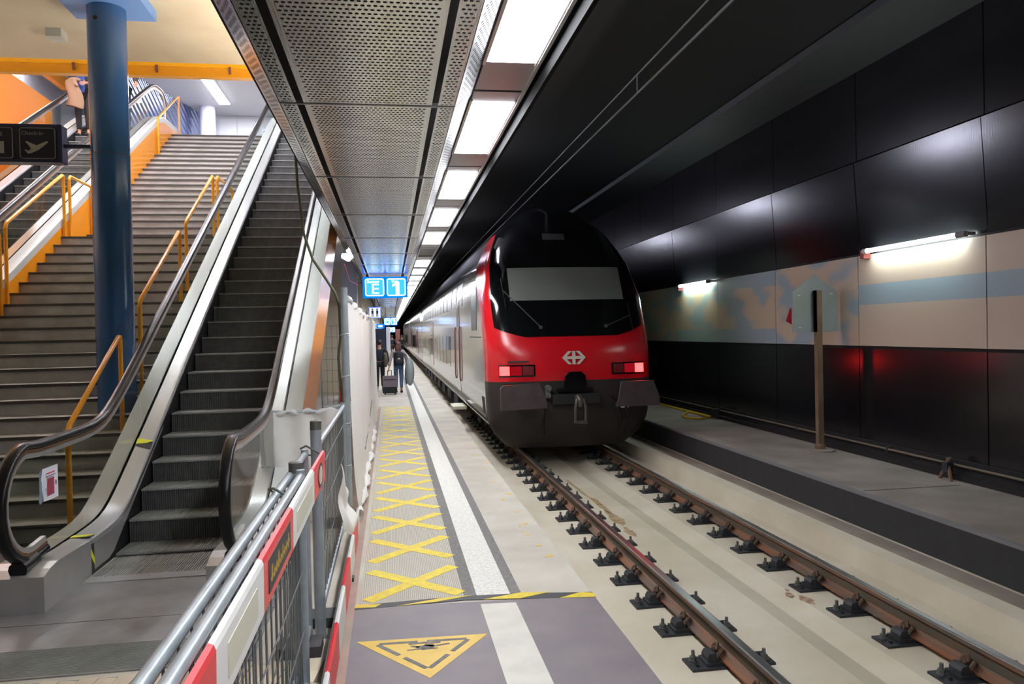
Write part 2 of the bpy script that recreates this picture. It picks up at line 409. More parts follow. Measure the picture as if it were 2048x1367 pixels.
# floor seam crack
# ------------------------------------------------------------ track
def rz_(z): return z + H
trk = struct('track_bed', MB().prism([(1.295, rz_(-2.33)), (2.98, rz_(-2.33)), (3.20, rz_(-2.39)), (3.40, rz_(-2.33)), (4.345, rz_(-2.33)), (4.365, rz_(-2.13)),
                                  (4.56, rz_(-2.13)), (4.58, rz_(-2.15)), (4.85, rz_(-2.14)), (4.85, rz_(-2.8)), (1.295, rz_(-2.8))], Y0, Y1, 'y'), M['slab'])
MB().box(4.585, 4.80, Y0, Y1, rz_(-2.145), rz_(-2.137)).build('trough_cover', M['slab_dark'], trk)
MB().box(1.45, 1.462, Y0, Y1, rz_(-2.33), rz_(-2.326)).build('joint_line', M['slab_dark'], trk)
st = MB()
def blob(mb, cx, cy, rx, ry, z, n=18, j=0.35):
    mb.prism([(cx+rx*(1+random.uniform(-j, j))*math.cos(2*PI*k/n), cy+ry*(1+random.uniform(-j, j))*math.sin(2*PI*k/n)) for k in range(n)], z, z+0.0015, 'z')
zz = rz_(-2.33)
for x, y, a, b_ in ((2.66, 11.0, 0.03, 0.7), (2.70, 10.0, 0.04, 0.5), (2.69, 9.2, 0.07, 0.35), (2.66, 8.5, 0.05, 0.2)): blob(st, x, y, a, b_, rz_(-2.33))
o = st.build('oil_stain', M['stain'], trk); o['kind'] = 'stuff'
st = MB(); blob(st, 3.44, 6.05, 0.05, 0.10, rz_(-2.33), 26, 0.3); blob(st, 3.36, 6.2, 0.03, 0.05, rz_(-2.33), 20, 0.3); blob(st, 3.40, 6.3, 0.02, 0.03, rz_(-2.33), 14, 0.3)
o = st.build('rust_stain', M['stain_red'], trk); o['kind'] = 'stuff'

# rails: head X 2.265 and 3.77
def rail(xc, lab):
    root = thing('rail', lab, 'rail', (xc, 0, rz_(-2.117)))
    prof = [(-0.075,-0.172),(0.075,-0.172),(0.075,-0.16),(0.03,-0.142),(0.01,-0.125),(0.01,-0.055),(0.034,-0.035),(0.034,-0.008),(-0.034,-0.008),(-0.034,-0.035),(-0.01,-0.055),(-0.01,-0.125),(-0.03,-0.142),(-0.075,-0.16)]
    MB().prism(prof, Y0, Y1, 'y').build('rail_body', M['rust'], root, local=True)
    MB().box(-0.0115, 0.0115, Y0, Y1, -0.122, -0.06).build('rail_web', M['web'], root, local=True)
    MB().prism([(-0.034,-0.009),(0.034,-0.009),(0.032,-0.003),(0.024,0),(-0.024,0),(-0.032,-0.003)], Y0, Y1, 'y').build('rail_head', M['railhead'], root, local=True)
    return root
R1 = rail(2.265, 'left rusty steel rail with shiny head, nearest the platform')
R2 = rail(3.77, 'right rusty steel rail with shiny head, nearest the walkway')
# fasteners
bp_ = MB().prism([(-0.30,-0.10),(0.30,-0.10),(0.30,0.10),(-0.30,0.10)], -0.213, -0.196, 'z'); bp_.box(-0.19, 0.19, -0.075, 0.075, -0.196, -0.173)
base_me = bp_.mesh('base_plate', M['clip_iron'])
sh_me = MB().prism([(-0.175,-0.175),(-0.095,-0.175),(-0.095,-0.135),(-0.12,-0.115),(-0.16,-0.12),(-0.175,-0.145)], -0.055, 0.055, 'y').mesh('shoulder', M['clip_iron'])
cl = MB()
cl.tube([(-0.105, -0.05, -0.14), (-0.075, -0.05, -0.10), (-0.045, -0.03, -0.118), (-0.04, 0, -0.115), (-0.045, 0.03, -0.118), (-0.075, 0.05, -0.10), (-0.105, 0.05, -0.14)], 0.014, 6)
cl.cyl((-0.085, 0, -0.155), 0.017, 0.09, 8); cl.cyl((-0.085, 0, -0.112), 0.030, 0.022, 6); cl.tube([(-0.10, -0.03, -0.10), (-0.085, -0.01, -0.062), (-0.085, 0.02, -0.07), (-0.10, 0.035, -0.105)], 0.010, 6)
cl_me = cl.mesh('spring_clip', M['clip_rust'])
bt = MB().cyl((-0.245, 0.035, -0.20), 0.032, 0.014, 10); bt.cyl((-0.245, 0.035, -0.188), 0.025, 0.028, 6); bt.cyl((-0.245, 0.035, -0.165), 0.013, 0.045, 8)
bt_me = bt.mesh('anchor_bolt', M['bolt'])
sl_me = MB().tube([(-0.255, -0.045, -0.195), (-0.235, -0.045, -0.195)], 0.014, 8).mesh('slot_hole', M['dark_back'])
def fasteners(root, n, y0):
    for k in range(n):
        p = link('base_plate', base_me, root, (0, y0+0.602*k, 0))
        for sgn in (0, PI):
            if sgn and root is R2 and k > 22: continue
            for nm, me in (('shoulder', sh_me), ('spring_clip', cl_me), ('anchor_bolt', bt_me), ('slot_hole', sl_me)):
                link(nm, me, p, (0, 0, 0), (0, 0, sgn))
fasteners(R1, 30, 3.22); fasteners(R2, 26, 3.30)

# ------------------------------------------------------------ right walkway and wall
wk = struct('walkway', MB().box(4.85, 6.20, Y0, Y1, rz_(-2.8), 0.0), M['walk'])
MB().box(4.835, 4.85, Y0, Y1, rz_(-2.135), -0.03).build('face_coating', M['dark_face'], wk)
MB().box(4.832, 4.875, Y0, Y1, -0.03, 0.004).build('edge_strip', mat('walk_edge', (112,112,114), 0.7), wk)
MB().box(4.9, 6.05, 7.45, 7.462, 0.0, 0.003).build('expansion_joint', M['dark_face'], wk)
wr = struct('wall_right', MB().box(6.33, 6.7, Y0, Y1, rz_(-2.8), rz_(3.6)), M['dark_wall'])
MB().box(6.20, 6.33, Y0, Y1, 0.0, 0.06).build('gutter', M['dark_wall'], wr)
MB().box(6.26, 6.33, Y0, Y1, 0.0, rz_(-1.55)).build('skirting', M['dark_wall'], wr)
PW = 2.28; YJ = 7.34
rows = [(-1.55, -0.325), (-0.295, 0.925), (0.95, 2.185), (2.205, 3.42)]
pm = [MB().box(-0.03, 0, 0.008, PW-0.008, 0, r[1]-r[0]-0.008).mesh('wall_panel', M['black_panel']) for r in rows]
# mural panels: flat print of sand colour with blue band and brushed shapes
mu = bpy.data.materials.new('mural_print'); mu.use_nodes = True; nt = mu.node_tree; b = nt.nodes['Principled BSDF']; b.inputs['Roughness'].default_value = 0.45
ge = nt.nodes.new('ShaderNodeNewGeometry'); sp = nt.nodes.new('ShaderNodeSeparateXYZ'); nt.links.new(ge.outputs['Position'], sp.inputs[0])
def nmath(op, a, c, clamp=False):
    n = nt.nodes.new('ShaderNodeMath'); n.operation = op; n.use_clamp = clamp
    for i, v in enumerate((a, c)):
        if isinstance(v, (int, float)): n.inputs[i].default_value = v
        else: nt.links.new(v, n.inputs[i])
    return n.outputs[0]
def between(x, a, c): return nmath('MULTIPLY', nmath('GREATER_THAN', x, a), nmath('LESS_THAN', x, c))
def mixc(f, a, c):
    n = nt.nodes.new('ShaderNodeMix'); n.data_type = 'RGBA'; nt.links.new(f, n.inputs[0])
    for i, v in ((6, a), (7, c)):
        if isinstance(v, tuple): n.inputs[i].default_value = v
        else: nt.links.new(v, n.inputs[i])
    return n.outputs[2]
yy, zz_ = sp.outputs[1], sp.outputs[2]
mp = nt.nodes.new('ShaderNodeMapping'); nt.links.new(ge.outputs['Position'], mp.inputs[0]); mp.inputs['Rotation'].default_value = (0.6, 0, 0); mp.inputs['Scale'].default_value = (1, 1.1, 2.2)
n1 = nt.nodes.new('ShaderNodeTexNoise'); n1.inputs['Scale'].default_value = 1.1; n1.inputs['Detail'].default_value = 1.2; nt.links.new(mp.outputs[0], n1.inputs[0])
n2 = nt.nodes.new('ShaderNodeTexNoise'); n2.inputs['Scale'].default_value = 0.5; n2.inputs['Detail'].default_value = 1; nt.links.new(ge.outputs['Position'], n2.inputs[0])
sand = mixc(nmath('MULTIPLY', nmath('SUBTRACT', yy, 9.6), 0.18, True), lin((196,176,158)), lin((196,180,146)))
teal = mixc(nmath('MULTIPLY', nmath('SUBTRACT', yy, 11.8), 0.35, True), lin((150,166,176)), lin((160,178,170)))
near_band = nmath('MULTIPLY', between(zz_, 2.02, 2.29), nmath('LESS_THAN', yy, 9.62))
zbl = nmath('MULTIPLY', nmath('LESS_THAN', zz_, 1.72), between(yy, 11.9, 16.46))
ztop = nmath('MULTIPLY', nmath('GREATER_THAN', nmath('ADD', zz_, nmath('MULTIPLY', n2.outputs[0], 0.15)), 2.53), between(yy, 11.9, 16.46))
shape = nmath('MULTIPLY', nmath('MULTIPLY', nmath('SUBTRACT', n1.outputs[0], 0.48), 9.0, True), nmath('GREATER_THAN', yy, 9.62))
tot = nmath('MAXIMUM', nmath('MAXIMUM', near_band, zbl), nmath('MAXIMUM', ztop, shape))
nt.links.new(mixc(tot, sand, teal), b.inputs['Base Color'])
art_me = MB().box(-0.03, 0, 0.008, PW-0.008, 0, rows[1][1]-rows[1][0]-0.008).mesh('mural_panel', mu)
for k in range(-5, 40):
    y = YJ + PW*k
    for r, (za, zb) in enumerate(rows):
        o = link('mural_panel' if r == 1 else 'wall_panel', art_me if r == 1 else pm[r], wr, (6.33, y, rz_(za)), (0, 0, 0))
        if r == 2: o.rotation_euler = (0, math.radians(-3.4-0.3*((k*37) % 5)/4), 0); o.location.x = 6.36  # second row tilted so the assumed floodlights reflect in it
# ceiling over the track with a lower beam beside the wall
struct('ceiling', MB().box(0.955, 6.7, Y0, Y1, rz_(3.5), rz_(3.8)), M['black_ceiling'])
bm_ = struct('trim_1', MB().box(5.29, 6.7, Y0, Y1, rz_(3.4), rz_(3.5)), mat('beam_grey', (52,53,56), 0.6))
# pipe along the wall foot with clamps and a bracket
pc = thing('wall_pipe', 'thin grey pipe clamped along the foot of the black panel wall', 'pipe', (6.2, 0, 0.2))
MB().tube([(6.21, Y0, 0.17), (6.21, 60, 0.17)], 0.014, 8).build('pipe', M['conduit'], pc)
for k in range(9): MB().box(6.19, 6.27, 4.5+2.2*k, 4.53+2.2*k, 0.14, 0.2).build('pipe_clamp', M['iron'], pc)
br = thing('floor_bracket', 'dark splayed metal bracket standing at the wall foot beyond the round sign base', 'bracket', (6.13, 7.75, 0))
bk = MB(); bk.tube([(6.10, 7.66, 0), (6.14, 7.75, 0.18), (6.16, 7.78, 0.24)], 0.02, 6); bk.tube([(6.12, 7.86, 0), (6.14, 7.77, 0.18), (6.15, 7.73, 0.25)], 0.02, 6)
bk.build('legs', M['rust_post'], br); MB().box(6.10, 6.18, 7.72, 7.80, 0.09, 0.2).build('clamp_block', M['clip_iron'], br)
tag(MB().tube([(6.05, 15.2, 0.02), (5.7, 14.6, 0.02), (5.62, 14.2, 0.02), (5.8, 14.0, 0.02), (6.1, 14.1, 0.03), (6.12, 15.5, 0.02), (6.1, 22, 0.02)], 0.025, 8).build('loose_cable', M['yellow_sticker'], smooth=True),
    'loop of thick yellowish cable lying on the walkway beside the train', 'cable')
jb = MB().box(6.08, 6.2, 13.95, 14.1, 0.03, 0.2).build('junction_box', M['clip_iron']); tag(jb, 'small dark junction box at the wall foot by the yellowish cable loop', 'junction box')

# tube lamps on the wall
def wall_tube(y0, y1, z, label):
    root = thing('tube_lamp', label, 'lamp', (6.2, y0, z), 0, None)
    MB().tube([(6.2, y0+0.14, z), (6.2, y1-0.06, z)], 0.026, 12).build('tube', M['tube'], root, True)
    c = MB(); c.tube([(6.2, y1-0.06, z), (6.2, y1+0.02, z)], 0.034, 12); c.build('end_cap', M['white_plastic'], root)
    c = MB(); c.tube([(6.2, y0, z), (6.2, y0+0.14, z)], 0.034, 12); c.build('end_cap', mat('cap_grey', (120,124,130), 0.5), root)
    MB().box(6.2, 6.298, y0-0.02, y0+0.03, z-0.015, z+0.02).build('bracket', M['steel'], root)
    o = MB().box(6.2, 6.298, y1+0.02, y1+0.1, z-0.09, z+0.02).build('bracket', mat('red_clamp', (150,70,66), 0.6), root)
    o['label'] = 'red holding clamp'
wall_tube(7.5, 9.32, rz_(0.955), 'nearer glowing tube lamp fixed above the mural with a blue band')
wall_tube(14.3, 15.95, rz_(0.90), 'farther glowing tube lamp fixed above the greenish mural beside the train')

# rusty post with a house-shaped sign seen from behind
sp_ = thing('track_sign', 'grey house-shaped sign seen from behind on a rusty post with round foot', 'sign', (5.93, 10.0, 0))
MB().lathe([(0.19, 0), (0.19, 0.02), (0.05, 0.03)], (5.93, 10.0, 0), 24).build('base_disc', M['walk'], sp_)
MB().box(5.885, 5.965, 9.96, 10.04, 0.02, 2.25).build('post', M['rust_post'], sp_)
MB().lathe([(0.07, 0.02), (0.07, 0.08), (0.05, 0.1)], (5.925, 10.0, 0), 12).build('collar', M['rust_post'], sp_)
MB().prism([(5.58, 1.67), (6.26, 1.67), (6.26, 2.24), (5.92, 2.48), (5.58, 2.24)], 10.06, 10.075, 'y').build('sign_plate', M['sign_back'], sp_)
MB().box(5.885, 5.89, 9.955, 10.06, 1.67, 2.25).build('post_edge', M['dark_face'], sp_)
pg = MB()
for x, z in ((5.66, 2.18), (5.67, 1.73), (6.15, 2.2)): pg.box(x, x+0.035, 10.055, 10.06, z, z+0.012)
pg.build('rivets', M['white_plastic'], sp_)
tag(MB().prism([(5.62, 1.78), (5.53, 1.83), (5.60, 2.02), (5.62, 2.0)], 10.16, 10.17, 'y').build('pennant', M['red_plastic']), 'small faded red pennant poking out beside the house-shaped sign', 'flag')
bpy.data.objects['pennant'].parent = None

# contact wires over the track
for z, x, nm, lb in ((2.85, 3.02, 'contact_wire', 'lower overhead contact wire running along the dark tunnel ceiling'), (3.07, 3.02, 'catenary_wire', 'upper overhead carrying wire above the contact wire')):
    tag(MB().tube([(x, Y0, rz_(z)), (x, 90, rz_(z))], 0.011 if z > 3 else 0.014, 6).build(nm, M['bolt']), lb, 'wire')
tag(MB().tube([(3.02, 9.0, rz_(2.86)), (3.02, 9.0, rz_(3.06))], 0.008, 6).build('wire_dropper', M['bolt']), 'short vertical dropper joining the two overhead wires', 'wire')

# ------------------------------------------------------------ canopy over the platform
ZC = rz_(1.455); ZL = rz_(1.57); CJ = 4.98; CP = 2.28
cn = struct('ceiling_canopy', MB().box(-0.82, 0.92, Y0-3, Y1, ZL+0.06, ZL+0.5), M['dark_back'])
struct('trim_2', MB().box(0.93, 0.955, Y0, Y1, ZL-0.10, rz_(2.8)), M['black_fascia'])  # lip lowered below the lamps to keep their light off the train
def perf(x0, x1, y0, y1, z, nx, ny, rx, ry, ns=6):
    mb = MB(); cw = (x1-x0)/nx; ch = (y1-y0)/ny
    for j in range(ny):
        for i in range(nx):
            cx = x0+cw*(i+0.5); cy = y0+ch*(j+0.5); hx = cw/2; hy = ch/2
            sh = cw*0.0
            o = [(cx-hx, cy-hy), (cx, cy-hy), (cx+hx, cy-hy), (cx+hx, cy), (cx+hx, cy+hy), (cx, cy+hy), (cx-hx, cy+hy), (cx-hx, cy)]
            q = [(cx+rx*math.cos(a), cy+ry*math.sin(a)) for a in [PI*1.25, PI*1.5, PI*1.75, 0, PI*.25, PI*.5, PI*.75, PI]]
            vs = [(p[0], p[1], z) for p in o+q]
            mb.add(vs, [(k, (k+1) % 8, 8+(k+1) % 8, 8+k) for k in range(8)])
    return mb
def perf_panel(x0, x1, L, holes_x, holes_y, edge):
    # staggered perforation: every other row shifted by half a pitch
    mb = MB(); z = 0.0
    y0 = edge; y1 = L-edge; ch = (y1-y0)/holes_y; cw = (x1-x0-2*edge)/holes_x
    for j in range(holes_y):
        xs = x0+edge; n = holes_x
        if j % 2: xs += cw/2; n -= 1
        ya = y0+ch*j; 
        if j % 2:
            mb.add([(x0+edge, ya, z), (xs, ya, z), (xs, ya+ch, z), (x0+edge, ya+ch, z)], [(0, 1, 2, 3)])
            xe = xs+cw*n; mb.add([(xe, ya, z), (x1-edge, ya, z), (x1-edge, ya+ch, z), (xe, ya+ch, z)], [(0, 1, 2, 3)])
        sub = perf(xs, xs+cw*n, ya, ya+ch, z, n, 1, cw*0.36, ch*0.25)
        mb.add(sub.v, sub.f)
    for a, b_, c, d in ((x0, x1, 0, edge), (x0, x1, L-edge, L), (x0, x0+edge, edge, L-edge), (x1-edge, x1, edge, L-edge)):
        mb.add([(a, c, z), (b_, c, z), (b_, d, z), (a, d, z)], [(0, 1, 2, 3)])
    return mb
LB = CP-0.022
me_main = perf_panel(-0.50, 0.295, LB, 26, 49, 0.03).mesh('perforated_panel', M['steel_perf'])
me_str = perf_panel(0.335, 0.44, LB, 3, 49, 0.012).mesh('edge_panel', M['steel_perf'])
me_strl = perf_panel(-0.645, -0.545, LB, 3, 49, 0.012).mesh('edge_panel', M['steel_perf'])
fa = perf_panel(0, 0.175, LB, 5, 49, 0.02); 
def slope_mesh(mb, xa, za, xb, zb, nm, mm):
    m2 = MB(); L_ = 0.175
    m2.v = [(xa+(xb-xa)*p[0]/L_, p[1], za+(zb-za)*p[0]/L_) for p in mb.v]; m2.f = mb.f
    return m2.mesh(nm, M[mm])
me_fr = slope_mesh(fa, 0.445, 0.0, 0.565, 0.115, 'fascia_panel', 'fascia_perf'); me_fl = slope_mesh(fa, -0.65, 0.0, -0.80, 0.16, 'fascia_panel', 'steel_perf')
me_joint = MB().box(-0.645, 0.44, -0.011, 0.011, -0.004, 0.02).mesh('joint_bar', M['gear'])
me_gear = MB().box(0.575, 0.895, 0.02, 0.26, -0.004, 0.03); me_gear.box(0.575, 0.895, CP-0.54, CP-0.02, -0.004, 0.03); me_gear = me_gear.mesh('gear_cover', M['gear'])
me_edge = MB().box(0.885, 0.905, 0, CP, -0.02, 0.04).mesh('edge_trim', M['steel'])
me_diff = MB().box(0.585, 0.875, 0.27, CP-0.55, -0.01, 0.03).mesh('diffuser', M['lamp'])
me_diff_off = MB().box(0.585, 0.875, 0.27, CP-0.55, 0.02, 0.05).mesh('diffuser', M['lamp_off'])
me_fr_l = MB().box(0.565, 0.585, 0.2, CP-0.5, -0.012, 0.03); me_fr_l.box(0.875, 0.887, 0.2, CP-0.5, -0.012, 0.03); me_fr_l = me_fr_l.mesh('lamp_frame', M['steel'])
for k in range(-4, 40):
    y = CJ+CP*k
    for nm, me, z in (('perforated_panel', me_main, ZC), ('edge_panel', me_str, ZC), ('edge_panel', me_strl, ZC), ('fascia_panel', me_fr, ZC), ('fascia_panel', me_fl, ZC), ('joint_bar', me_joint, ZC), ('gear_cover', me_gear, ZL), ('edge_trim', me_edge, ZL)):
        link(nm, me, cn, (0, y+(0.011 if 'panel' in nm else 0), z))
    names = {-1: 'nearest glowing lamp of the row under the canopy, cut by the top edge', 0: 'second glowing lamp of the canopy row, wholly in view', 1: 'third glowing lamp of the canopy row', 2: 'fourth glowing lamp of the canopy row', 3: 'fifth glowing lamp of the canopy row, just before the dark one', 4: 'single unlit grey lamp in the canopy row'}
    r = thing('ceiling_light', names.get(k, 'glowing rectangular lamp in the long canopy row beyond the unlit one' if k > 4 else 'glowing rectangular canopy lamp behind the viewer'), 'light', (0, y, ZL), 0, None if k in names else ('far canopy lamps' if k > 4 else 'canopy lamps out of view'))
    link('diffuser', me_diff_off if k == 4 else me_diff, r); link('lamp_frame', me_fr_l, r)
# unseen floodlights assumed on the canopy, turned to the wall for the panel reflections
for k in range(4):
    y = 5.9+8.6*k
    r = thing('assumed_floodlight', 'unseen flood lamp assumed on top of the canopy, facing the tunnel wall', 'light', (0.6, y, ZL+0.5), 0, 'assumed floodlights on the canopy')
    MB().box(0.5, 0.7, y-0.3, y+0.3, ZL+0.505, rz_(2.98)).build('stand', M['dark_back'], r)
    MB().box(0.5, 0.72, y-0.75, y+0.75, rz_(2.98), rz_(3.45)).build('housing', M['dark_back'], r)
    MB().box(0.72, 0.725, y-0.7, y+0.7, rz_(3.0), rz_(3.42)).build('lens', M['added_uplight'], r)

# ------------------------------------------------------------ escalators
S = 0.568
def smax(a, b, k=0.10): 
    d = a-b; return 0.5*(a+b+math.sqrt(d*d+k*k))
def smin(a, b, k=0.10): return -smax(-a, -b, k)
TOPF = 6.62
def escalator(name, label, xc, hw_, dy, seed, show_right_fascia, fascia_top=0.10, fascia_h=0.80, left_orange=False, notice=True):
    YN = 6.684+dy
    root = thing(name, label, 'escalator', (xc, 5.6+dy, 0))
    nose = lambda y: 0.03+S*(y-YN)
    YT = YN+(TOPF-0.03)/S
    def prof(y, lo, inc, hi, k=0.12): return smin(smax(lo, nose(y)+inc, k), TOPF+hi, k)
    tw = hw_-0.18                                       # half tread width
    # steps, ribbed
    run, rise = 0.3425, 0.1945
    nr = 52
    sm = MB(); pts = []
    for i in range(nr):
        x = -tw+2*tw*i/nr; d = 2*tw/nr
        pts += [(x, 0.0), (x+d*0.55, 0.0), (x+d*0.55, 0.010), (x+d, 0.010)]
    n = len(pts)
    vs = [(p[0], p[1], -rise-0.02) for p in pts]+[(p[0], p[1], 0) for p in pts]
    sm.add(vs, [(i, i+1, n+i+1, n+i) for i in range(n-1)])
    r_me = sm.mesh('riser', M['esc_step'])
    tm = MB()
    tp = []
    for i in range(nr):
        x = -tw+2*tw*i/nr; d = 2*tw/nr; tp += [(x, 0), (x+d*0.55, 0), (x+d*0.55, -0.008), (x+d, -0.008)]
    vs = [(p[0], 0, p[1]) for p in tp]+[(p[0], run+0.03, p[1]) for p in tp]
    tm.add(vs, [(i, i+1, n+i+1, n+i) for i in range(n-1)]); tm.box(-tw, tw, -0.012, 0.004, -0.016, -0.002); t_me = tm.mesh('tread', M['esc_tread'])
    k = -2
    while True:
        y = YN+run*k; z = max(0.006, 0.03+rise*k) if k < 0 else 0.03+rise*k
        if z > TOPF: break
        s_ = link('step', r_me, root, (0, y-5.6-dy, z)); link('tread', t_me, s_)
        k += 1
    ys = [6.05+dy+0.12*i for i in range(int((YT+1.6-6.05-dy)/0.12)+1)]
    ysl = [5.72+dy+0.12*i for i in range(int((YT+1.6-5.72-dy)/0.12)+1)]
    for sd in (-1, 1):
        X = lambda d: xc+sd*d
        xs = sorted((X(hw_-0.165), X(hw_-0.155)))
        up = [(y, prof(y, 0.20, 0.075, 0.22)) for y in ysl]; dn = [(y, max(0.0, nose(y)-0.45)) for y in reversed(ysl)]
        sk = MB()
        for i in range(len(ysl)-1):
            sk.add([(x, up[i][0], up[i][1]) for x in xs]+[(x, up[i+1][0], up[i+1][1]) for x in xs]+[(x, ysl[i], max(0, nose(ysl[i])-0.45)) for x in xs]+[(x, ysl[i+1], max(0, nose(ysl[i+1])-0.45)) for x in xs],
                   [(0, 1, 3, 2), (0, 2, 6, 4), (1, 5, 7, 3)])
        sk.build('skirt', M['skirt'], root)
        # inner deck: metal strip along the steps, thin bright lip at its foot
        dk = MB(); A = X(hw_-0.165); B = X(hw_-0.02)
        top = [(y, prof(y, 0.27, 0.115, 0.28)) for y in ysl]
        for (za, xa), (zb, xb) in ((((-0.055), A), (-0.012, A)), ((-0.012, A), (0.0, X(hw_-0.150))), ((0.0, X(hw_-0.150)), (0.012, B))):
            vs = [(xa, y, z+za) for y, z in top]+[(xb, y, z+zb) for y, z in top]; m_ = len(top)
            dk.add(vs, [(i, i+1, m_+i+1, m_+i) for i in range(m_-1)])
        dk.build('inner_deck', M['deck'], root, True)
        # lower skirt face near the landing, brushed steel
        fb = MB(); pts_ = [y for y in ysl if y < 8.2+dy]
        vs = [(X(hw_-0.167), y, prof(y, 0.27, 0.115, 0.28)-0.055) for y in pts_]+[(X(hw_-0.167), y, max(0.03, nose(y)+0.035)) for y in pts_]; m_ = len(pts_)
        fb.add(vs, [(i, i+1, m_+i+1, m_+i) for i in range(m_-1)]); fb.build('skirt_panel', M['steel'], root, True)
        # outer deck
        od = MB(); vs = [(X(hw_+0.005), y, z+0.012) for y, z in top]+[(X(hw_+0.17), y, z+0.0) for y, z in top]; m_ = len(top)
        od.add(vs, [(i, i+1, m_+i+1, m_+i) for i in range(m_-1)])
        vs = [(X(hw_+0.17), y, z) for y, z in top]+[(X(hw_+0.172), y, z-0.035) for y, z in top]
        od.add(vs, [(i, i+1, m_+i+1, m_+i) for i in range(m_-1)]); od.build('outer_deck', M['clad_white'], root, True)
        # side fascia
        om = M['orange'] if ((sd > 0 and show_right_fascia) or (sd < 0 and left_orange)) else M['clad_white']
        ft = 0.0 if fascia_top == 0.10 else fascia_top
        fc = MB(); xa = X(hw_+0.165); xb = X(hw_+0.155); m_ = len(top)
        bot = [(y, max(0.0, nose(y)-fascia_h) if y < YT else TOPF-fascia_h-0.1) for y in ysl]
        for x in (xa, xb): fc.add([(x, y, z-0.03-ft) for y, z in top]+[(x, y, min(z, top[i][1]-0.05)) for i, (y, z) in enumerate(bot)], [(i, i+1, m_+i+1, m_+i) for i in range(m_-1)])
        fc.build('side_fascia', om, root)
        if ft:
            wb = MB(); wb.add([(xa, y, z-0.02) for y, z in top]+[(xa, y, z-0.03-ft) for y, z in top], [(i, i+1, m_+i+1, m_+i) for i in range(m_-1)]); wb.build('upper_band', M['clad_white'], root)
        # handrail: newel half circle, then along
        hr = []
        cy, cz, rr = 5.60+dy, 0.695, 0.385
        for i in range(13):
            a = -PI*0.5-PI*0.97*i/12+0.05
            hr.append((cy+rr*math.cos(a), cz+rr*math.sin(a)))
        hr = [(cy+0.22, cz-rr+0.02)]+hr
        hr += [(y, prof(y, 1.05+0.005, 0.845, 1.0, 0.14)) for y in [5.75+dy+0.15*i for i in range(int((YT+0.9-5.75-dy)/0.15)+1)]]
        ey, ez = hr[-1]
        for i in range(1, 13):
            a = PI/2-PI*i/12; hr.append((ey+rr*math.cos(a), ez-rr+rr*math.sin(a)))
        # belt with a flat oval section
        mb = MB(); cs = [(0.040*math.copysign(abs(math.cos(t))**0.6, math.cos(t)), 0.024*math.copysign(abs(math.sin(t))**0.6, math.sin(t))) for t in [2*PI*q/12 for q in range(12)]]
        mb2 = MB(); mb3 = MB()
        def sweep(m3, cs_, off):
            m_ = len(hr); nn = len(cs_); vs = []
            for i, (y, z) in enumerate(hr):
                a = hr[max(0, i-1)]; b_ = hr[min(m_-1, i+1)]; ty, tz = b_[0]-a[0], b_[1]-a[1]; l = math.hypot(ty, tz); ny, nz = -tz/l, ty/l
                for (cx, cn_) in cs_: vs.append((X(hw_)+cx, y+ny*(cn_+off), z+nz*(cn_+off)))
            fs_ = [(i*nn+q, i*nn+(q+1) % nn, (i+1)*nn+(q+1) % nn, (i+1)*nn+q) for i in range(m_-1) for q in range(nn)]
            fs_ += [tuple(range(nn)), tuple((m_-1)*nn+q for q in range(nn))[::-1]]
            m3.add(vs, fs_)
        sweep(mb, cs, 0.0); hro = mb.build('handrail', M['rubber'], root); [setattr(p_, 'use_smooth', len(p_.vertices) == 4) for p_ in hro.data.polygons]
        sweep(mb2, [(0.028, -0.026), (-0.028, -0.026), (-0.024, -0.050), (0.024, -0.050)], 0.0); mb2.build('guide_rail', M['copper'], root)
        sweep(mb3, [(0.020, -0.050), (-0.020, -0.050), (-0.016, -0.085), (0.016, -0.085)], 0.0); mb3.build('glass_channel', M['steel'], root)
        # glass panes
        seams = [5.25+dy]+[6.55+dy+1.45*i for i in range(9)]
        for gi in range(len(seams)-1):
            g = MB(); ya, yb = seams[gi], min(seams[gi+1]-0.008, YT+0.9)
            if ya > YT+0.8: break
            nn = 14; row = []
            for i in range(nn+1):
                y = ya+(yb-ya)*i/nn
                zt = prof(y, 0.975, 0.765, 0.92, 0.14)
                zb_ = prof(y, 0.27, 0.115, 0.28)
                if y < cy:
                    e = math.sqrt(max(0, 0.31**2-(y-cy)**2)); zt = cz+e; zb_ = max(cz-e, 0.28 if y > cy-0.2 else cz-e)
                row.append((y, zb_, zt))
            vs = [(X(hw_), y, a) for y, a, c in row]+[(X(hw_), y, c) for y, a, c in row]
            g.add(vs, [(i, i+1, nn+2+i, nn+1+i) for i in range(nn)]); g.build('glass_panel', M['glass'], root)
        # newel box
        nb = MB().prism([(5.40+dy, 0.0), (6.2+dy, 0.0), (6.2+dy, 0.27), (5.62+dy, 0.285), (5.5+dy, 0.27), (5.40+dy, 0.24)], min(X(hw_-0.168), X(hw_+0.20)), max(X(hw_-0.168), X(hw_+0.20)), 'x')
        nb.build('newel_base', M['steel'], root)
        MB().tube([(X(hw_), 5.43+dy, 0.285), (X(hw_), 5.64+dy, 0.30)], 0.058, 12).build('inlet_brush', M['rubber'], root, True)
    # comb and floor plate
    MB().box(xc-tw, xc+tw, 5.98+dy, 6.12+dy, 0.003, 0.014).build('comb_plate', M['deck'], root)
    fp = MB().box(xc-hw_-0.45, xc+hw_+0.30, 4.36+dy, 5.98+dy, 0.0, 0.008).build('floor_plate', M['floor_plate'], root)
    gr = MB()
    for i in range(24): gr.box(xc-hw_-0.44, xc+hw_+0.29, 4.38+dy+0.016*i, 4.385+dy+0.016*i, 0.008, 0.0105)
    gr.build('plate_ribs', M['esc_tread'], root)
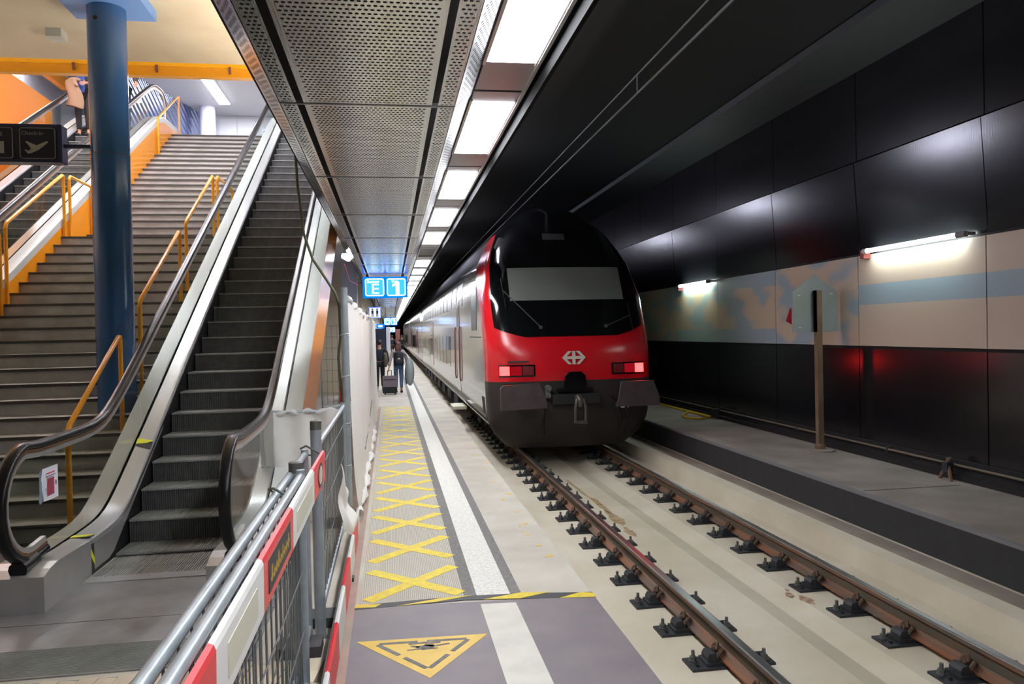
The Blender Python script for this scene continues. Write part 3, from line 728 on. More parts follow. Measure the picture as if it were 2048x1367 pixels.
    MB().box(xc-hw_-0.45, xc+hw_+0.30, 5.17+dy, 5.175+dy, 0.008, 0.009).build('plate_joint', M['tape_black'], root)
    # truss body under the steps
    tb = [(7.3+dy, 0.0), (8.3+dy, 0.0), (YT+0.6, TOPF-0.75), (YT+0.6, TOPF-0.35), (YT, TOPF-0.40)]
    MB().prism(tb, xc-hw_-0.10, xc+hw_+0.10, 'x').build('truss_cover', M['clad_white'], root)
    return root, nose, prof, YT
E1, nose1, prof1, YT1 = escalator('escalator', 'grey escalator with black handrails beside the platform fence, empty and taped off', -1.76, 0.67, 0.0, 1, True, fascia_h=0.86)
E2, nose2, prof2, YT2 = escalator('escalator', 'far escalator with orange side panels left of the stairs, carrying two people', -5.90, 0.70, 0.10, 2, True, fascia_top=0.09, fascia_h=2.2, left_orange=True)
# black and yellow tape on the near escalator deck
tp = thing('warning_tape', 'black and yellow tape wrapped over the escalator deck near its foot', 'tape', (-2.27, 6.2, 0.2))
MB().box(-2.268, -2.262, 6.20, 6.26, 0.02, 0.235).build('tape_band', M['tape_black'], tp)
MB().prism([(6.20, 0.20), (6.26, 0.12), (6.26, 0.07), (6.20, 0.14)], -2.262, -2.260, 'x').build('tape_stripe', M['tape_yellow'], tp)
MB().box(-2.41, -2.265, 6.21, 6.28, 0.288, 0.294).build('tape_band', M['tape_black'], tp)
MB().prism([(-2.41, 6.27), (-2.41, 6.20), (-2.30, 6.22), (-2.265, 6.28)], 0.294, 0.296, 'z').build('tape_stripe', M['tape_yellow'], tp)
zt_ = prof1(7.78, 0.27, 0.115, 0.28)
t2 = thing('warning_tape', 'short scrap of black and yellow tape higher on the same deck', 'tape', (-2.3, 7.8, zt_))
MB().add([(-2.41, 7.74, zt_-0.005), (-2.265, 7.70, zt_-0.045), (-2.265, 7.80, zt_+0.015), (-2.41, 7.82, zt_+0.045)], [(0, 1, 2, 3)]).build('tape_band', M['tape_black'], t2)
MB().add([(-2.41, 7.76, zt_+0.010), (-2.32, 7.77, zt_+0.010), (-2.27, 7.81, zt_+0.024), (-2.41, 7.83, zt_+0.054)], [(0, 1, 2, 3)]).build('tape_stripe', M['tape_yellow'], t2)
# paper notice on the glass
nz = thing('paper_notice', 'white printed paper notice taped inside the escalator glass', 'notice', (-2.42, 5.9, 0.76))
def sheet(u, v):
    y = 5.79+0.25*u; z = 0.645+0.235*v+0.0*u; return (-2.415-0.03*(1-u)**3*(1-v), y, z)
MB().grid(sheet, 8, 6).build('sheet', M['paper'], nz)
MB().box(-2.413, -2.4125, 5.87, 5.97, 0.68, 0.80).build('printed_picture', M['paper_red'], nz)
pr = MB()
for i in range(6): pr.box(-2.4124, -2.412, 5.90, 5.94, 0.685+0.019*i, 0.697+0.019*i)
pr.box(-2.4124, -2.412, 5.84, 5.99, 0.815, 0.821); pr.box(-2.4124, -2.412, 5.86, 5.97, 0.804, 0.808); pr.box(-2.4124, -2.412, 5.99, 6.01, 0.74, 0.77); pr.box(-2.4124, -2.412, 5.83, 5.84, 0.72, 0.74)
pr.build('printed_text', M['paper_grey'], nz)
MB().box(-2.4124, -2.412, 5.85, 5.98, 0.834, 0.842).build('printed_heading', M['red_plastic'], nz)
MB().add([(-2.425, 5.76, 0.64), (-2.425, 5.80, 0.645), (-2.425, 5.80, 0.88), (-2.425, 5.765, 0.86)], [(0, 1, 2, 3)]).build('plastic_sleeve', mat('sleeve', (120,140,150), 0.3), nz)

# ------------------------------------------------------------ stairs
XS0, XS1 = -5.045, -2.63
sc = struct('staircase', MB().prism([(7.4, 0.0), (13.0, 3.2), (14.1, 3.2), (19.6, 6.3), (19.6, 5.0), (14, 2), (9, 0)], XS0+0.02, XS1-0.02, 'x'), M['stair'])
NZ0, NY0, SR, SG = 0.17, 7.30, 0.1616, 0.284
step_me = MB().box(XS0, XS1, 0, SG+0.1, -SR, -0.035).mesh('stair_step', M['stair'])
tread_me = MB().box(XS0, XS1, -0.02, SG+0.12, -0.035, 0).mesh('stair_tread', M['stair_tread'])
nos_me = MB().box(XS0, XS1, -0.0215, -0.019, -0.034, -0.004).mesh('stair_nosing', M['nosing'])
def stepat(y, z):
    s_ = link('stair_step', step_me, sc, (0, y, z)); link('stair_tread', tread_me, s_); link('stair_nosing', nos_me, s_)
for k in range(21): stepat(NY0+SG*k, NZ0+SR*k)
ZLAND = NZ0+SR*20; YLAND = NY0+SG*20
MB().box(XS0, XS1, YLAND+0.1, 14.2, ZLAND-0.1, ZLAND-0.001).build('landing', M['stair_tread'], sc)
NY1 = 14.02
for k in range(20): stepat(NY1+SG*k, ZLAND+SR*(k+1))
ZTOP = ZLAND+SR*20; YTOP = NY1+SG*19
# ------------------------------------------------------------ slab, opening, upper concourse
struct('ceiling_slab', MB().box(-9.5, -0.82, Y0, 11.0, rz_(3.72), rz_(4.2)), M['soffit'])
bmx = thing('edge_beam', 'yellow enamelled steel beam under the opening above the stairs', 'beam', (-5, 11.2, rz_(3.7)))
MB().box(-9.4, -1.2, 11.12, 11.24, rz_(3.71), rz_(3.80)).build('upper_flange', mat('yellow_bright', (244,176,16), 0.35), bmx)
MB().box(-9.4, -1.2, 11.14, 11.26, rz_(3.585), rz_(3.71)).build('beam_web', M['yellow'], bmx)
br_me = MB().prism([(11.10, rz_(3.72)), (11.12, rz_(3.72)), (11.14, rz_(3.63)), (11.12, rz_(3.62))], -0.015, 0.015, 'x').mesh('beam_bracket', M['door_red'])
for x in (-4.1, -3.05, -2.1, -5.2, -6.3): link('beam_bracket', br_me, bmx, (x+5, -11.2, -rz_(3.7)))
sm_ = MB().box(-3.95, -3.78, 9.9, 10.1, rz_(3.62), rz_(3.72)).build('junction_box', M['white_paint_new']); tag(sm_, 'small cream box fixed to the concrete soffit beside the blue column', 'junction box')
struct('floor_upper', MB().box(-12, 0.5, YTOP+SG, 34, ZTOP-0.35, ZTOP), M['stair_tread'])
struct('wall_upper_back', MB().box(-12, 0.5, 27.0, 27.3, ZTOP, 11), M['upper_wall'])
pl_ = MB().box(-0.28, 0.28, 0, 0.03, 0, 2.45).mesh('wall_board', M['upper_wall'])
wub = bpy.data.objects['wall_upper_back']
for k in range(14): link('wall_board', pl_, wub, (-5.2+0.6*k, 26.96, ZTOP))
struct('ceiling_upper', MB().box(-12, 0.5, 11.3, 34, rz_(7.4), rz_(7.7)), M['upper_ceiling'])
wl_ = struct('wall_left', MB().box(-9.9, -9.5, Y0, 34, -0.9, 11), M['upper_wall'])
struct('wall_back', MB().box(-9.9, -0.9, Y0-0.4, Y0, -0.9, rz_(3.8)), M['dark_wall'])
# orange parapet of the stairwell and beam above it
struct('wall_parapet', MB().box(-8.2, -8.0, 11.3, 20.3, rz_(1.5), rz_(5.83)), M['orange_matt'])
tag(MB().box(-8.15, -8.0, 12, 21.3, rz_(6.42), rz_(6.72)).build('parapet_beam', M['orange']), 'orange beam running above the left orange parapet upstairs', 'beam')
struct('wall_stairwell_front', MB().box(-9.5, -0.82, 10.9, 11.1, rz_(3.9), rz_(7.7)), M['white_col'])
# hall lights upstairs
def hall_light(x0, x1, y0, y1, z, label, group=None):
    r = thing('ceiling_light', label, 'light', ((x0+x1)/2, (y0+y1)/2, z), 0, group)
    MB().box(x0, x1, y0, y1, z-0.03, z).build('diffuser', M['hall_lamp'], r)
    MB().box(x0-0.03, x1+0.03, y0-0.03, y1+0.03, z-0.015, z+0.03).build('lamp_frame', M['white_plastic'], r)
hall_light(-5.15, -4.85, 22.6, 25.5, rz_(7.39), 'bright slanting ceiling lamp upstairs beside the white column')
hall_light(-3.6, -3.3, 12.0, 16.0, rz_(7.39), 'unseen ceiling lamp added over the near escalator', 'stairwell lamps')
hall_light(-5.7, -5.4, 12.0, 16.0, rz_(7.39), 'unseen ceiling lamp added over the near escalator', 'stairwell lamps')
hall_light(-2.1, -1.8, 12.0, 16.0, rz_(7.39), 'unseen ceiling lamp added over the near escalator', 'stairwell lamps')  # extra lamp to lift the dark upper escalator steps
hall_light(-9.2, -9.0, 13.0, 22.0, rz_(7.39), 'unseen long ceiling lamp added to brighten the left upstairs wall')  # extra lamp for the wall behind the parapet
hall_light(-2.9, -2.6, 21.0, 25.5, rz_(7.39), 'ceiling lamp assumed upstairs, hidden behind the canopy edge')  # unseen lamp assumed, to light the upper hall
# unseen strip uplights added on the canopy to brighten the concrete soffit
for k in range(2):
    y = 6.6+2.1*k
    r = thing('added_uplight', 'unseen upward strip lamp added on top of the canopy to brighten the concrete soffit', 'light', (-0.62, y, ZL+0.505), 0, 'added soffit uplights')
    MB().box(-0.72, -0.52, y, y+2.0, ZL+0.505, ZL+0.56).build('housing', M['dark_back'], r)
    MB().box(-0.70, -0.54, y+0.05, y+1.95, ZL+0.56, ZL+0.57).build('diffuser', M['soffit_strip'], r)
# unseen lamp row added left of the view to fill the dark hall
for k in range(7):
    y = -4.4+CP*k
    r = thing('ceiling_light', 'unseen fill lamp added left of the view', 'light', (-8.2, y, ZL), 0, 'added fill lamps')
    MB().box(-8.35, -8.05, y, y+1.46, ZL-0.02, ZL).build('diffuser', M['left_fill'], r)
    MB().box(-8.45, -7.95, y-0.05, y+1.51, ZL, ZL+0.08).build('lamp_frame', M['steel'], r)
    if k > 4: MB().box(-8.30, -8.10, y, y+1.46, ZL+0.08, ZL+0.09).build('soffit_fill', M['soffit_strip'], r)  # upward glow added to even out the light on the soffit
# white column and wavy steel wall upstairs
cw_ = MB().lathe([(0.235, 0), (0.235, rz_(7.4)-ZTOP)], (-5.63, 26.0, ZTOP), 28).build('round_column', M['white_col'], smooth=True); tag(cw_, 'round white column standing upstairs behind the top of the stairs', 'column')
def wav(u, v):
    y = 20.8+5.9*u; z = ZTOP+(rz_(7.4)-ZTOP)*v
    return (-7.4+0.02*math.sin((y*1.0+z*1.1)*23.0)+1.4*u, y, z)
wv_ = MB().grid(wav, 220, 90).build('wavy_wall', M['wavy'], smooth=True); tag(wv_, 'shimmering wavy metal wall upstairs behind the far escalator', 'wall cladding')
po = thing('poster_frame', 'white framed poster with a red patch upstairs right of the stair top', 'poster', (-4.2, 25.8, ZTOP))
MB().prism([(p[0]-4.05, p[1]+ZTOP+0.6) for p in rrect(0.62, 1.0, 0.08)], 25.8, 25.86, 'y').build('frame', M['white_plastic'], po)
MB().box(-4.30, -3.80, 25.79, 25.8, ZTOP+0.14, ZTOP+0.98).build('poster_print', M['upper_wall'], po)
MB().box(-4.3, -3.8, 25.80, 25.86, ZTOP, ZTOP+0.12).build('stand', M['white_plastic'], po)
MB().box(-4.27, -4.05, 25.785, 25.79, ZTOP+0.3, ZTOP+0.6).build('red_patch', M['paper_red'], po)
sg = thing('info_screen', 'blue lit screen upstairs at the top of the near escalator', 'screen', (-3.7, 25, ZTOP))
MB().box(-3.78, -3.30, 24.95, 25.05, ZTOP, ZTOP+1.6).build('casing', M['white_plastic'], sg)
scr = bpy.data.materials.new('screen_blue'); scr.use_nodes = True; nt = scr.node_tree; nt.nodes.clear()
oo = nt.nodes.new('ShaderNodeOutputMaterial'); ee = nt.nodes.new('ShaderNodeEmission'); ee.inputs[1].default_value = 1.2
vv = nt.nodes.new('ShaderNodeTexVoronoi'); vv.inputs['Scale'].default_value = 7; rr_ = nt.nodes.new('ShaderNodeValToRGB'); rr_.color_ramp.elements[0].color = lin((220,240,255)); rr_.color_ramp.elements[1].color = lin((40,90,220)); rr_.color_ramp.elements[1].position = 0.5
tcc = nt.nodes.new('ShaderNodeTexCoord'); nt.links.new(tcc.outputs['Object'], vv.inputs[0]); nt.links.new(vv.outputs[0], rr_.inputs[0]); nt.links.new(rr_.outputs[0], ee.inputs[0]); nt.links.new(ee.outputs[0], oo.inputs[0])
MB().box(-3.75, -3.33, 24.93, 24.95, ZTOP+0.5, ZTOP+1.55).build('display', scr, sg)

# blue column with its head plate
cb = thing('blue_column', 'tall blue enamelled steel column rising through the stairs to the soffit', 'column', (-2.97, 9.0, 0.0))
MB().lathe([(0.195, 0.9), (0.195, 3.78)], (-2.97, 9.0, 0), 40).build('shaft', M['blue_col'], cb, True)
MB().lathe([(0.195, 3.78), (0.195, rz_(3.66))], (-2.97, 9.0, 0), 40).build('shaft', M['blue_col'], cb, True)
MB().lathe([(0.197, 3.772), (0.197, 3.784)], (-2.97, 9.0, 0), 40).build('joint_ring', M['sign_case'], cb)
MB().box(-3.38, -2.54, 8.72, 9.3, rz_(3.60), rz_(3.72)).build('head_plate', M['blue_plate'], cb)
MB().cyl((-3.02, 8.806, 5.2), 0.024, 0.004, 12, 'y').build('bolt_hole', M['dark_back'], cb)
# hanging direction sign held by the column
hs = thing('direction_sign', 'dark blue hanging sign with suitcase and aeroplane symbols beside the blue column', 'sign', (-3.9, 9.0, 3.85))
MB().box(-5.35, -3.44, 8.93, 9.09, 3.685, 4.09).build('casing', M['sign_case'], hs)
MB().box(-5.30, -3.475, 8.925, 8.93, 3.71, 4.065).build('face', M['sign_face'], hs)
MB().box(-3.44, -3.435, 8.94, 9.085, 3.69, 4.085).build('end_plate', M['sign_side'], hs)
for cx in (-3.67, -4.09, -4.51):
    m_ = MB(); frame_ring(m_, cx, 3.885, 0.355, 0.33, 0.03, 0.007, 8.920, 8.9255); m_.build('tile_frame', M['sign_line'], hs)
text('lettering', 'Check-in', 0.06, M['sign_line'], hs, (-3.72, 8.922, 3.99), ext=0.001)
text('lettering', 'Shopping', 0.06, M['sign_line'], hs, (-4.12, 8.922, 3.99), ext=0.001)
aer = [(-3.79, 3.90), (-3.775, 3.905), (-3.68, 3.862), (-3.59, 3.905), (-3.568, 3.905), (-3.565, 3.893), (-3.66, 3.815), (-3.735, 3.778), (-3.765, 3.772), (-3.80, 3.812), (-3.787, 3.818), (-3.765, 3.803), (-3.735, 3.822), (-3.745, 3.846)]
MB().prism(aer, 8.921, 8.9255, 'y').build('aeroplane_symbol', M['sign_icon'], hs)
su = MB().box(-4.20, -4.0, 8.921, 8.9255, 3.775, 3.90); su.box(-4.15, -4.14, 8.921, 8.9255, 3.90, 3.935); su.box(-4.07, -4.06, 8.921, 8.9255, 3.90, 3.935); su.box(-4.15, -4.06, 8.921, 8.9255, 3.925, 3.935)
su.build('suitcase_symbol', M['sign_icon'], hs)
MB().box(-3.44, -3.15, 8.98, 9.03, 3.855, 3.89).build('support_arm', M['sign_case'], hs)

# yellow tubular handrails on the stairs
def hr_seg(label, X, pa, pb, za, zb, ra=0.024, extra=None):
    r = thing('stair_handrail', label, 'handrail', (X, pa[0], za))
    d = Vector((pb[0]-pa[0], pb[1]-pa[1])).normalized()
    def corner(p, sgn):                        # small bend at post head
        return [(X, p[0], p[1]-0.07), (X, p[0]+sgn*d[0]*0.012, p[1]-0.03), (X, p[0]+sgn*d[0]*0.05, p[1]+sgn*d[1]*0.05-0.002)]
    pts = [(X, pa[0], za)]+corner(pa, 1)+corner(pb, -1)[::-1]+[(X, pb[0], zb)]
    MB().tube(pts[1:-1], ra, 12).build('rail', M['yellow'], r, True)
    MB().tube([(X, pa[0], za), (X, pa[0], pa[1]-0.068)], ra, 12).build('post', M['yellow'], r, True)
    MB().tube([(X, pb[0], zb), (X, pb[0], pb[1]-0.068)], ra, 12).build('post', M['yellow'], r, True)
    return r
def sz(y):                                     # stair tread height at y
    if y < NY0: return 0.0
    if y < YLAND+0.1: return NZ0+SR*math.floor((y-NY0)/SG+1e-6)
    if y < NY1: return ZLAND
    return min(ZTOP, ZLAND+SR*(1+math.floor((y-NY1)/SG+1e-6)))
XR = -2.8
for lb, a, b_ in (('lowest yellow handrail right of the stairs, below the blue column', (7.23, 1.01), (8.61, 1.83)), ('middle yellow handrail right of the stairs, just above the column', (9.28, 2.20), (11.05, 3.24)), ('upper sloping yellow handrail right of the stairs', (11.40, 3.40), (13.18, 4.42)), ('level yellow landing handrail right of the stairs', (13.50, 4.47), (14.77, 4.47))):
    hr_seg(lb, XR, a, b_, sz(a[0]), sz(b_[0]))
XL = -5.0
for lb, a, b_ in (('sloping yellow handrail left of the lower stair flight', (11.12, 3.34), (13.02, 4.38)), ('level yellow landing handrail left of the stairs', (13.25, 4.40), (14.18, 4.40)), ('topmost yellow handrail left of the upper flight', (18.2, 6.68), (20.0, 7.72))):
    hr_seg(lb, XL, a, b_, sz(a[0]), sz(b_[0]))
hr_seg('lower yellow handrail left of the stairs, cut by the left edge', XL, (9.0, 2.1), (10.95, 3.2), sz(9.0), sz(10.95))

# ------------------------------------------------------------ train
RZ = H-2.117                     # rail top height
TXC = 3.02
def itp(tab, h):
    if h <= tab[0][0]: return tab[0][1]
    for (a, va), (b_, vb) in zip(tab, tab[1:]):
        if h <= b_: t = (h-a)/(b_-a); return va+(vb-va)*t
    return tab[-1][1]
HW = [(0.1,1.04),(0.35,1.28),(0.6,1.40),(1.0,1.43),(2.3,1.43),(2.7,1.42),(3.25,1.32),(3.6,1.19),(3.9,1.04),(4.15,0.84),(4.35,0.59),(4.47,0.34),(4.53,0.12),(4.55,0.0)]
YF = [(0.1,12.95),(0.35,12.75),(0.7,12.62),(1.4,12.56),(1.8,12.58),(2.05,12.66),(2.7,12.92),(3.3,13.22),(3.9,13.62),(4.3,14.0),(4.45,14.35),(4.55,15.0)]
DP = [(0.1,0.45),(1.0,0.45),(2.0,0.5),(2.7,0.56),(3.3,0.72),(3.9,1.1),(4.3,1.5),(4.55,1.8)]
SEAM = [(0.1,13.5),(0.5,13.3),(1.0,13.12),(2.0,13.4),(2.7,13.9),(3.3,14.75),(3.9,15.7),(4.55,17.0)]
NE = 4.0
HWB = [(0.1,1.04),(0.35,1.28),(0.6,1.40),(1.0,1.43),(2.7,1.425),(3.1,1.41),(3.35,1.35),(3.55,1.25),(3.9,1.04),(4.15,0.84),(4.35,0.59),(4.47,0.34),(4.53,0.12),(4.55,0.0)]
def fsurf(u, h, off=0.0):
    a = u*PI/2
    x = math.copysign(abs(math.sin(a))**(2/NE), a); c = abs(math.cos(a))**(2/NE)
    hw = itp(HW, h)+off*abs(x); d = itp(DP, h)
    bulge = 0.07*(1-x*x)
    return Vector((TXC+hw*x, itp(YF, h)+d*(1-c)+0.07-bulge-off*c, RZ+h))
def u_of(x, h):
    r = max(-1, min(1, x/max(0.01, itp(HW, h)))); return math.copysign(math.asin(abs(r)**(NE/2))/(PI/2), r)
def hlist(h0, h1, n): return [h0+(h1-h0)*i/n for i in range(n+1)]
tr = thing('train_cab_car', 'red-nosed double-deck control car with lit tail lamps facing the camera', 'train', (TXC, 13, RZ))
def fpatch(name, m, ulo, uhi, h0, h1, off, nu=16, nv=8, back=-0.03, parent=None, smooth=True):
    f = lambda o: (lambda i, j: fsurf(ulo(h0+(h1-h0)*j)+(uhi(h0+(h1-h0)*j)-ulo(h0+(h1-h0)*j))*i, h0+(h1-h0)*j, o))
    return MB().slabgrid(f(off), f(back), nu, nv).build(name, m, parent or tr, smooth)
one = lambda v: (lambda h: v)
fpatch('nose_shell', M['train_red'], one(-1), one(1), 1.28, 4.05, 0.0, 48, 26)
fpatch('lower_apron', M['apron'], one(-1), one(1), 0.12, 1.28, 0.0, 40, 10)
fpatch('roof_cap', M['train_mask'], one(-1), one(1), 4.05, 4.548, 0.004, 40, 8)
# black mask round the windscreen: V-shaped lower edge, narrow red cheeks left and right
def mask_edge(h): return itp([(2.0,0.55),(2.2,0.60),(2.8,0.66),(3.3,0.74),(3.8,0.88),(4.05,1.0)], h)
def maskf(o):
    def f(i, j):
        s_ = 2*i-1
        xl = abs(s_)
        hb = 2.02 if xl < 0.36 else 2.02+0.17*(xl-0.36)/0.64
        h = hb+(4.06-hb)*j
        return fsurf(s_*mask_edge(h), h, o)
    return f
MB().slabgrid(maskf(0.010), maskf(-0.02), 40, 22).build('windscreen_mask', M['train_mask'], tr, True)
fpatch('sun_blind', M['blind'], lambda h: u_of(-0.99, h), lambda h: u_of(0.99, h), 2.64, 3.22, 0.016, 20, 6, 0.004)
hl = fpatch('top_headlamp', M['window'], lambda h: u_of(-0.30, h), lambda h: u_of(0.10, h), 3.74, 3.86, 0.02, 8, 3, 0.0)
# logo: double arrow with cross in metal
lg = MB()
def lbar(pts):
    f = [fsurf(u_of(p[0], 1.66+p[1]), 1.66+p[1], 0.022) for p in pts]; b_ = [fsurf(u_of(p[0], 1.66+p[1]), 1.66+p[1], 0.0) for p in pts]
    n = len(pts); lg.add(f+b_, [tuple(range(n)), tuple(range(n, 2*n))[::-1]]+[(i, n+i, n+(i+1) % n, (i+1) % n) for i in range(n)])
lbar([(-0.20,0),(-0.095,0.11),(-0.035,0.11),(-0.125,0.022),(-0.125,-0.022),(-0.035,-0.11),(-0.095,-0.11)])
lbar([(0.20,0),(0.095,-0.11),(0.035,-0.11),(0.125,-0.022),(0.125,0.022),(0.035,0.11),(0.095,0.11)])
lbar([(-0.13,-0.024),(0.13,-0.024),(0.13,0.024),(-0.13,0.024)]); lbar([(-0.026,-0.11),(0.026,-0.11),(0.026,0.11),(-0.026,0.11)])
lg.build('arrow_emblem', M['chrome'], tr)
# tail lamp clusters
for sg_, nm in ((-1, 'left'), (1, 'right')):
    xs = sorted((sg_*1.245, sg_*0.655))
    hs_ = fpatch('lamp_housing', M['train_mask'], lambda h: u_of(xs[0], h), lambda h: u_of(xs[1], h), 1.36, 1.56, 0.012, 12, 3, -0.02)
    for i, (a, b_) in enumerate(((1.225, 1.075), (1.06, 0.88), (0.86, 0.68))):
        q = sorted((sg_*a, sg_*b_))
        fpatch('tail_lamp' if i == 0 else 'lamp_lens', M['tail_hot'] if i == 0 else (M['tail_on'] if i == 1 else M['tail_off']), lambda h: u_of(q[0], h), lambda h: u_of(q[1], h), 1.385, 1.535, 0.026 if i == 0 else 0.02, 5, 3, 0.0)
fpatch('grab_step', M['apron'], lambda h: u_of(-1.1, h), lambda h: u_of(-0.76, h), 1.60, 1.625, 0.03, 6, 2, 0.0)
# coupler cover, hook, shackle, buffers, hoses
cc = MB().prism([(TXC-0.19, RZ+1.13), (TXC+0.19, RZ+1.13), (TXC+0.17, RZ+1.36), (TXC+0.10, RZ+1.43), (TXC-0.10, RZ+1.43), (TXC-0.17, RZ+1.36)], 12.46, 12.62, 'y')
cc.box(TXC-0.30, TXC+0.30, 12.48, 12.6, RZ+1.10, RZ+1.15); cc.build('coupler_cover', M['train_mask'], tr)
MB().box(TXC-0.40, TXC+0.40, 12.42, 12.64, RZ+0.90, RZ+1.06).build('drawbar_frame', M['train_under'], tr)
hk = MB(); hk.tube([(TXC, 12.5, RZ+1.0), (TXC, 12.25, RZ+1.02), (TXC, 12.15, RZ+0.97), (TXC, 12.17, RZ+0.9), (TXC, 12.26, RZ+0.89)], [0.05, 0.05, 0.045, 0.04, 0.03], 10); hk.build('draw_hook', M['iron'], tr, True)
sh = MB()
for dx in (-0.085, 0.085): sh.tube([(TXC+dx*0.6, 12.2, RZ+1.0), (TXC+dx, 12.16, RZ+0.85), (TXC+dx, 12.18, RZ+0.62)], 0.026, 8)
sh.tube([(TXC-0.11, 12.18, RZ+0.62), (TXC+0.11, 12.18, RZ+0.62)], 0.03, 8); sh.build('shackle', M['iron'], tr, True)
for sg_ in (-1, 1):
    cx = TXC+sg_*0.945
    pl2 = [(cx-0.37, RZ+0.86), (cx+0.37, RZ+0.86), (cx+0.37*(1 if sg_ > 0 else 0.86), RZ+1.0), (cx+0.27, RZ+1.27), (cx-0.27, RZ+1.27), (cx-0.37*(1 if sg_ < 0 else 0.86), RZ+1.0)]
    if sg_ < 0: pl2 = [(cx-0.37, RZ+0.86), (cx+0.38, RZ+0.88), (cx+0.36, RZ+1.02), (cx+0.26, RZ+1.28), (cx-0.33, RZ+1.26), (cx-0.37, RZ+1.22)]
    b1 = MB().prism(pl2, 12.08, 12.14, 'y').build('buffer_plate', M['buffer'], tr)
    MB().cyl((cx, 12.14, RZ+1.06), 0.13, 0.5, 20, 'y').build('buffer_shaft', M['iron'], tr, True)
for x0, dx in ((0.66, 0.10), (0.80, 0.10), (-0.52, -0.05)):
    MB().tube([(TXC+x0, 12.6, RZ+0.98), (TXC+x0+dx*0.4, 12.45, RZ+0.86), (TXC+x0+dx, 12.44, RZ+0.62), (TXC+x0+dx*0.6, 12.55, RZ+0.38)], 0.022, 8).build('brake_hose', M['rubber'], tr, True)
va = MB(); va.cyl((TXC-0.46, 12.42, RZ+1.17), 0.045, 0.2, 10, 'y'); va.cyl((TXC-0.46, 12.40, RZ+1.05), 0.03, 0.2, 10, 'y'); va.box(TXC-0.5, TXC-0.42, 12.5, 12.6, RZ+1.0, RZ+1.2); va.build('air_cock', M['bolt'], tr)
MB().box(TXC+0.78, TXC+0.92, 12.5, 12.53, RZ+0.80, RZ+0.815).build('number_plate', M['white_plastic'], tr)
# wipers
for x0, x1, h1 in ((-0.52, -1.08, 2.82), (0.60, 1.06, 2.36)):
    p0 = fsurf(u_of(x0, 2.18), 2.18, 0.035); p1 = fsurf(u_of(x1, h1), h1, 0.035)
    MB().tube([p0, (p0+p1)/2+Vector((0, -0.015, 0)), p1], 0.010, 6).build('wiper_arm', M['iron'], tr)
    a = fsurf(u_of(x1-0.02, h1+0.22), h1+0.22, 0.03); c = fsurf(u_of(x1+0.02, h1-0.28), h1-0.28, 0.03)
    MB().tube([a, c], 0.008, 6).build('wiper_blade', M['rubber'], tr)
    MB().cyl((p0.x, p0.y-0.01, p0.z), 0.03, 0.05, 10, 'y').build('wiper_pivot', M['iron'], tr)
# body shells
def body(parent, ya, yb, ys_of_h=None, nseg=1):
    hs = [0.55, 0.8, 1.0, 1.6, 2.3, 2.7, 3.0, 3.25, 3.45]
    for sd in (-1, 1):
        f = lambda o: (lambda i, j: (lambda h: (TXC+sd*(itp(HWB, h)+o), (ys_of_h(h) if ys_of_h else ya)*(1-i)+yb*i, RZ+h))(0.5+(3.5-0.5)*j))
        MB().slabgrid(f(0), f(-0.05), 2, 20).build('side_wall', M['train_grey'], parent, True)
    rf = MB()
    rh = [3.5, 3.7, 3.9, 4.05, 4.15, 4.25, 4.35, 4.42, 4.47, 4.51, 4.53, 4.55]
    sec = [(-itp(HWB, h), h) for h in rh]+[(itp(HWB, h), h) for h in rh[::-1][1:]]
    vs = []; n = len(sec)
    for k in (0, 1):
        for x, h in sec: vs.append((TXC+x, (ys_of_h(h)-0.0 if ys_of_h and k == 0 else (ya if k == 0 else yb)), RZ+h))
    rf.add(vs, [(i, i+1, n+i+1, n+i) for i in range(n-1)]); rf.build('roof', M['train_roof'], parent, True)
    MB().box(TXC-1.15, TXC+1.15, (ya if not ys_of_h else 13.4), yb, RZ+0.28, RZ+0.62).build('underframe', M['train_under'], parent)
    MB().add([(TXC-1.38, yb-0.02, RZ+0.6), (TXC+1.38, yb-0.02, RZ+0.6), (TXC+1.25, yb-0.02, RZ+3.3), (TXC+0.4, yb-0.02, RZ+4.4), (TXC-0.4, yb-0.02, RZ+4.4), (TXC-1.25, yb-0.02, RZ+3.3)], [(0, 1, 2, 3, 4, 5)]).build('end_wall', M['train_under'], parent)
def side_rect(parent, name, m, y0, y1, h0, h1, off=0.006, sd=-1, back=-0.01):
    f = lambda o: (lambda i, j: (lambda h: (TXC+sd*(itp(HWB, h)+o), y0+(y1-y0)*i, RZ+h))(h0+(h1-h0)*j))
    return MB().slabgrid(f(off), f(back), 1, 4 if h1-h0 > 0.3 else 1).build(name, m, parent)
def bogie(parent, yc):
    for dy in (-1.25, 1.25):
        for sd in (-1, 1):
            MB().cyl((TXC+sd*0.75-0.065, yc+dy, RZ+0.46), 0.46, 0.13, 24, 'x').build('wheel', M['iron'], parent, True)
    fr = MB()
    for sd in (-1, 1):
        fr.box(TXC+sd*1.0-0.08, TXC+sd*1.0+0.08, yc-1.7, yc+1.7, RZ+0.42, RZ+0.62)
        for dy in (-1.25, 1.25): fr.box(TXC+sd*1.05-0.12, TXC+sd*1.05+0.12, yc+dy-0.2, yc+dy+0.2, RZ+0.26, RZ+0.62)
        fr.box(TXC+sd*1.1-0.06, TXC+sd*1.1+0.06, yc-0.3, yc+0.3, RZ+0.18, RZ+0.5)
    fr.build('bogie_frame', M['train_under'], parent)
seam = lambda h: itp(SEAM, h)
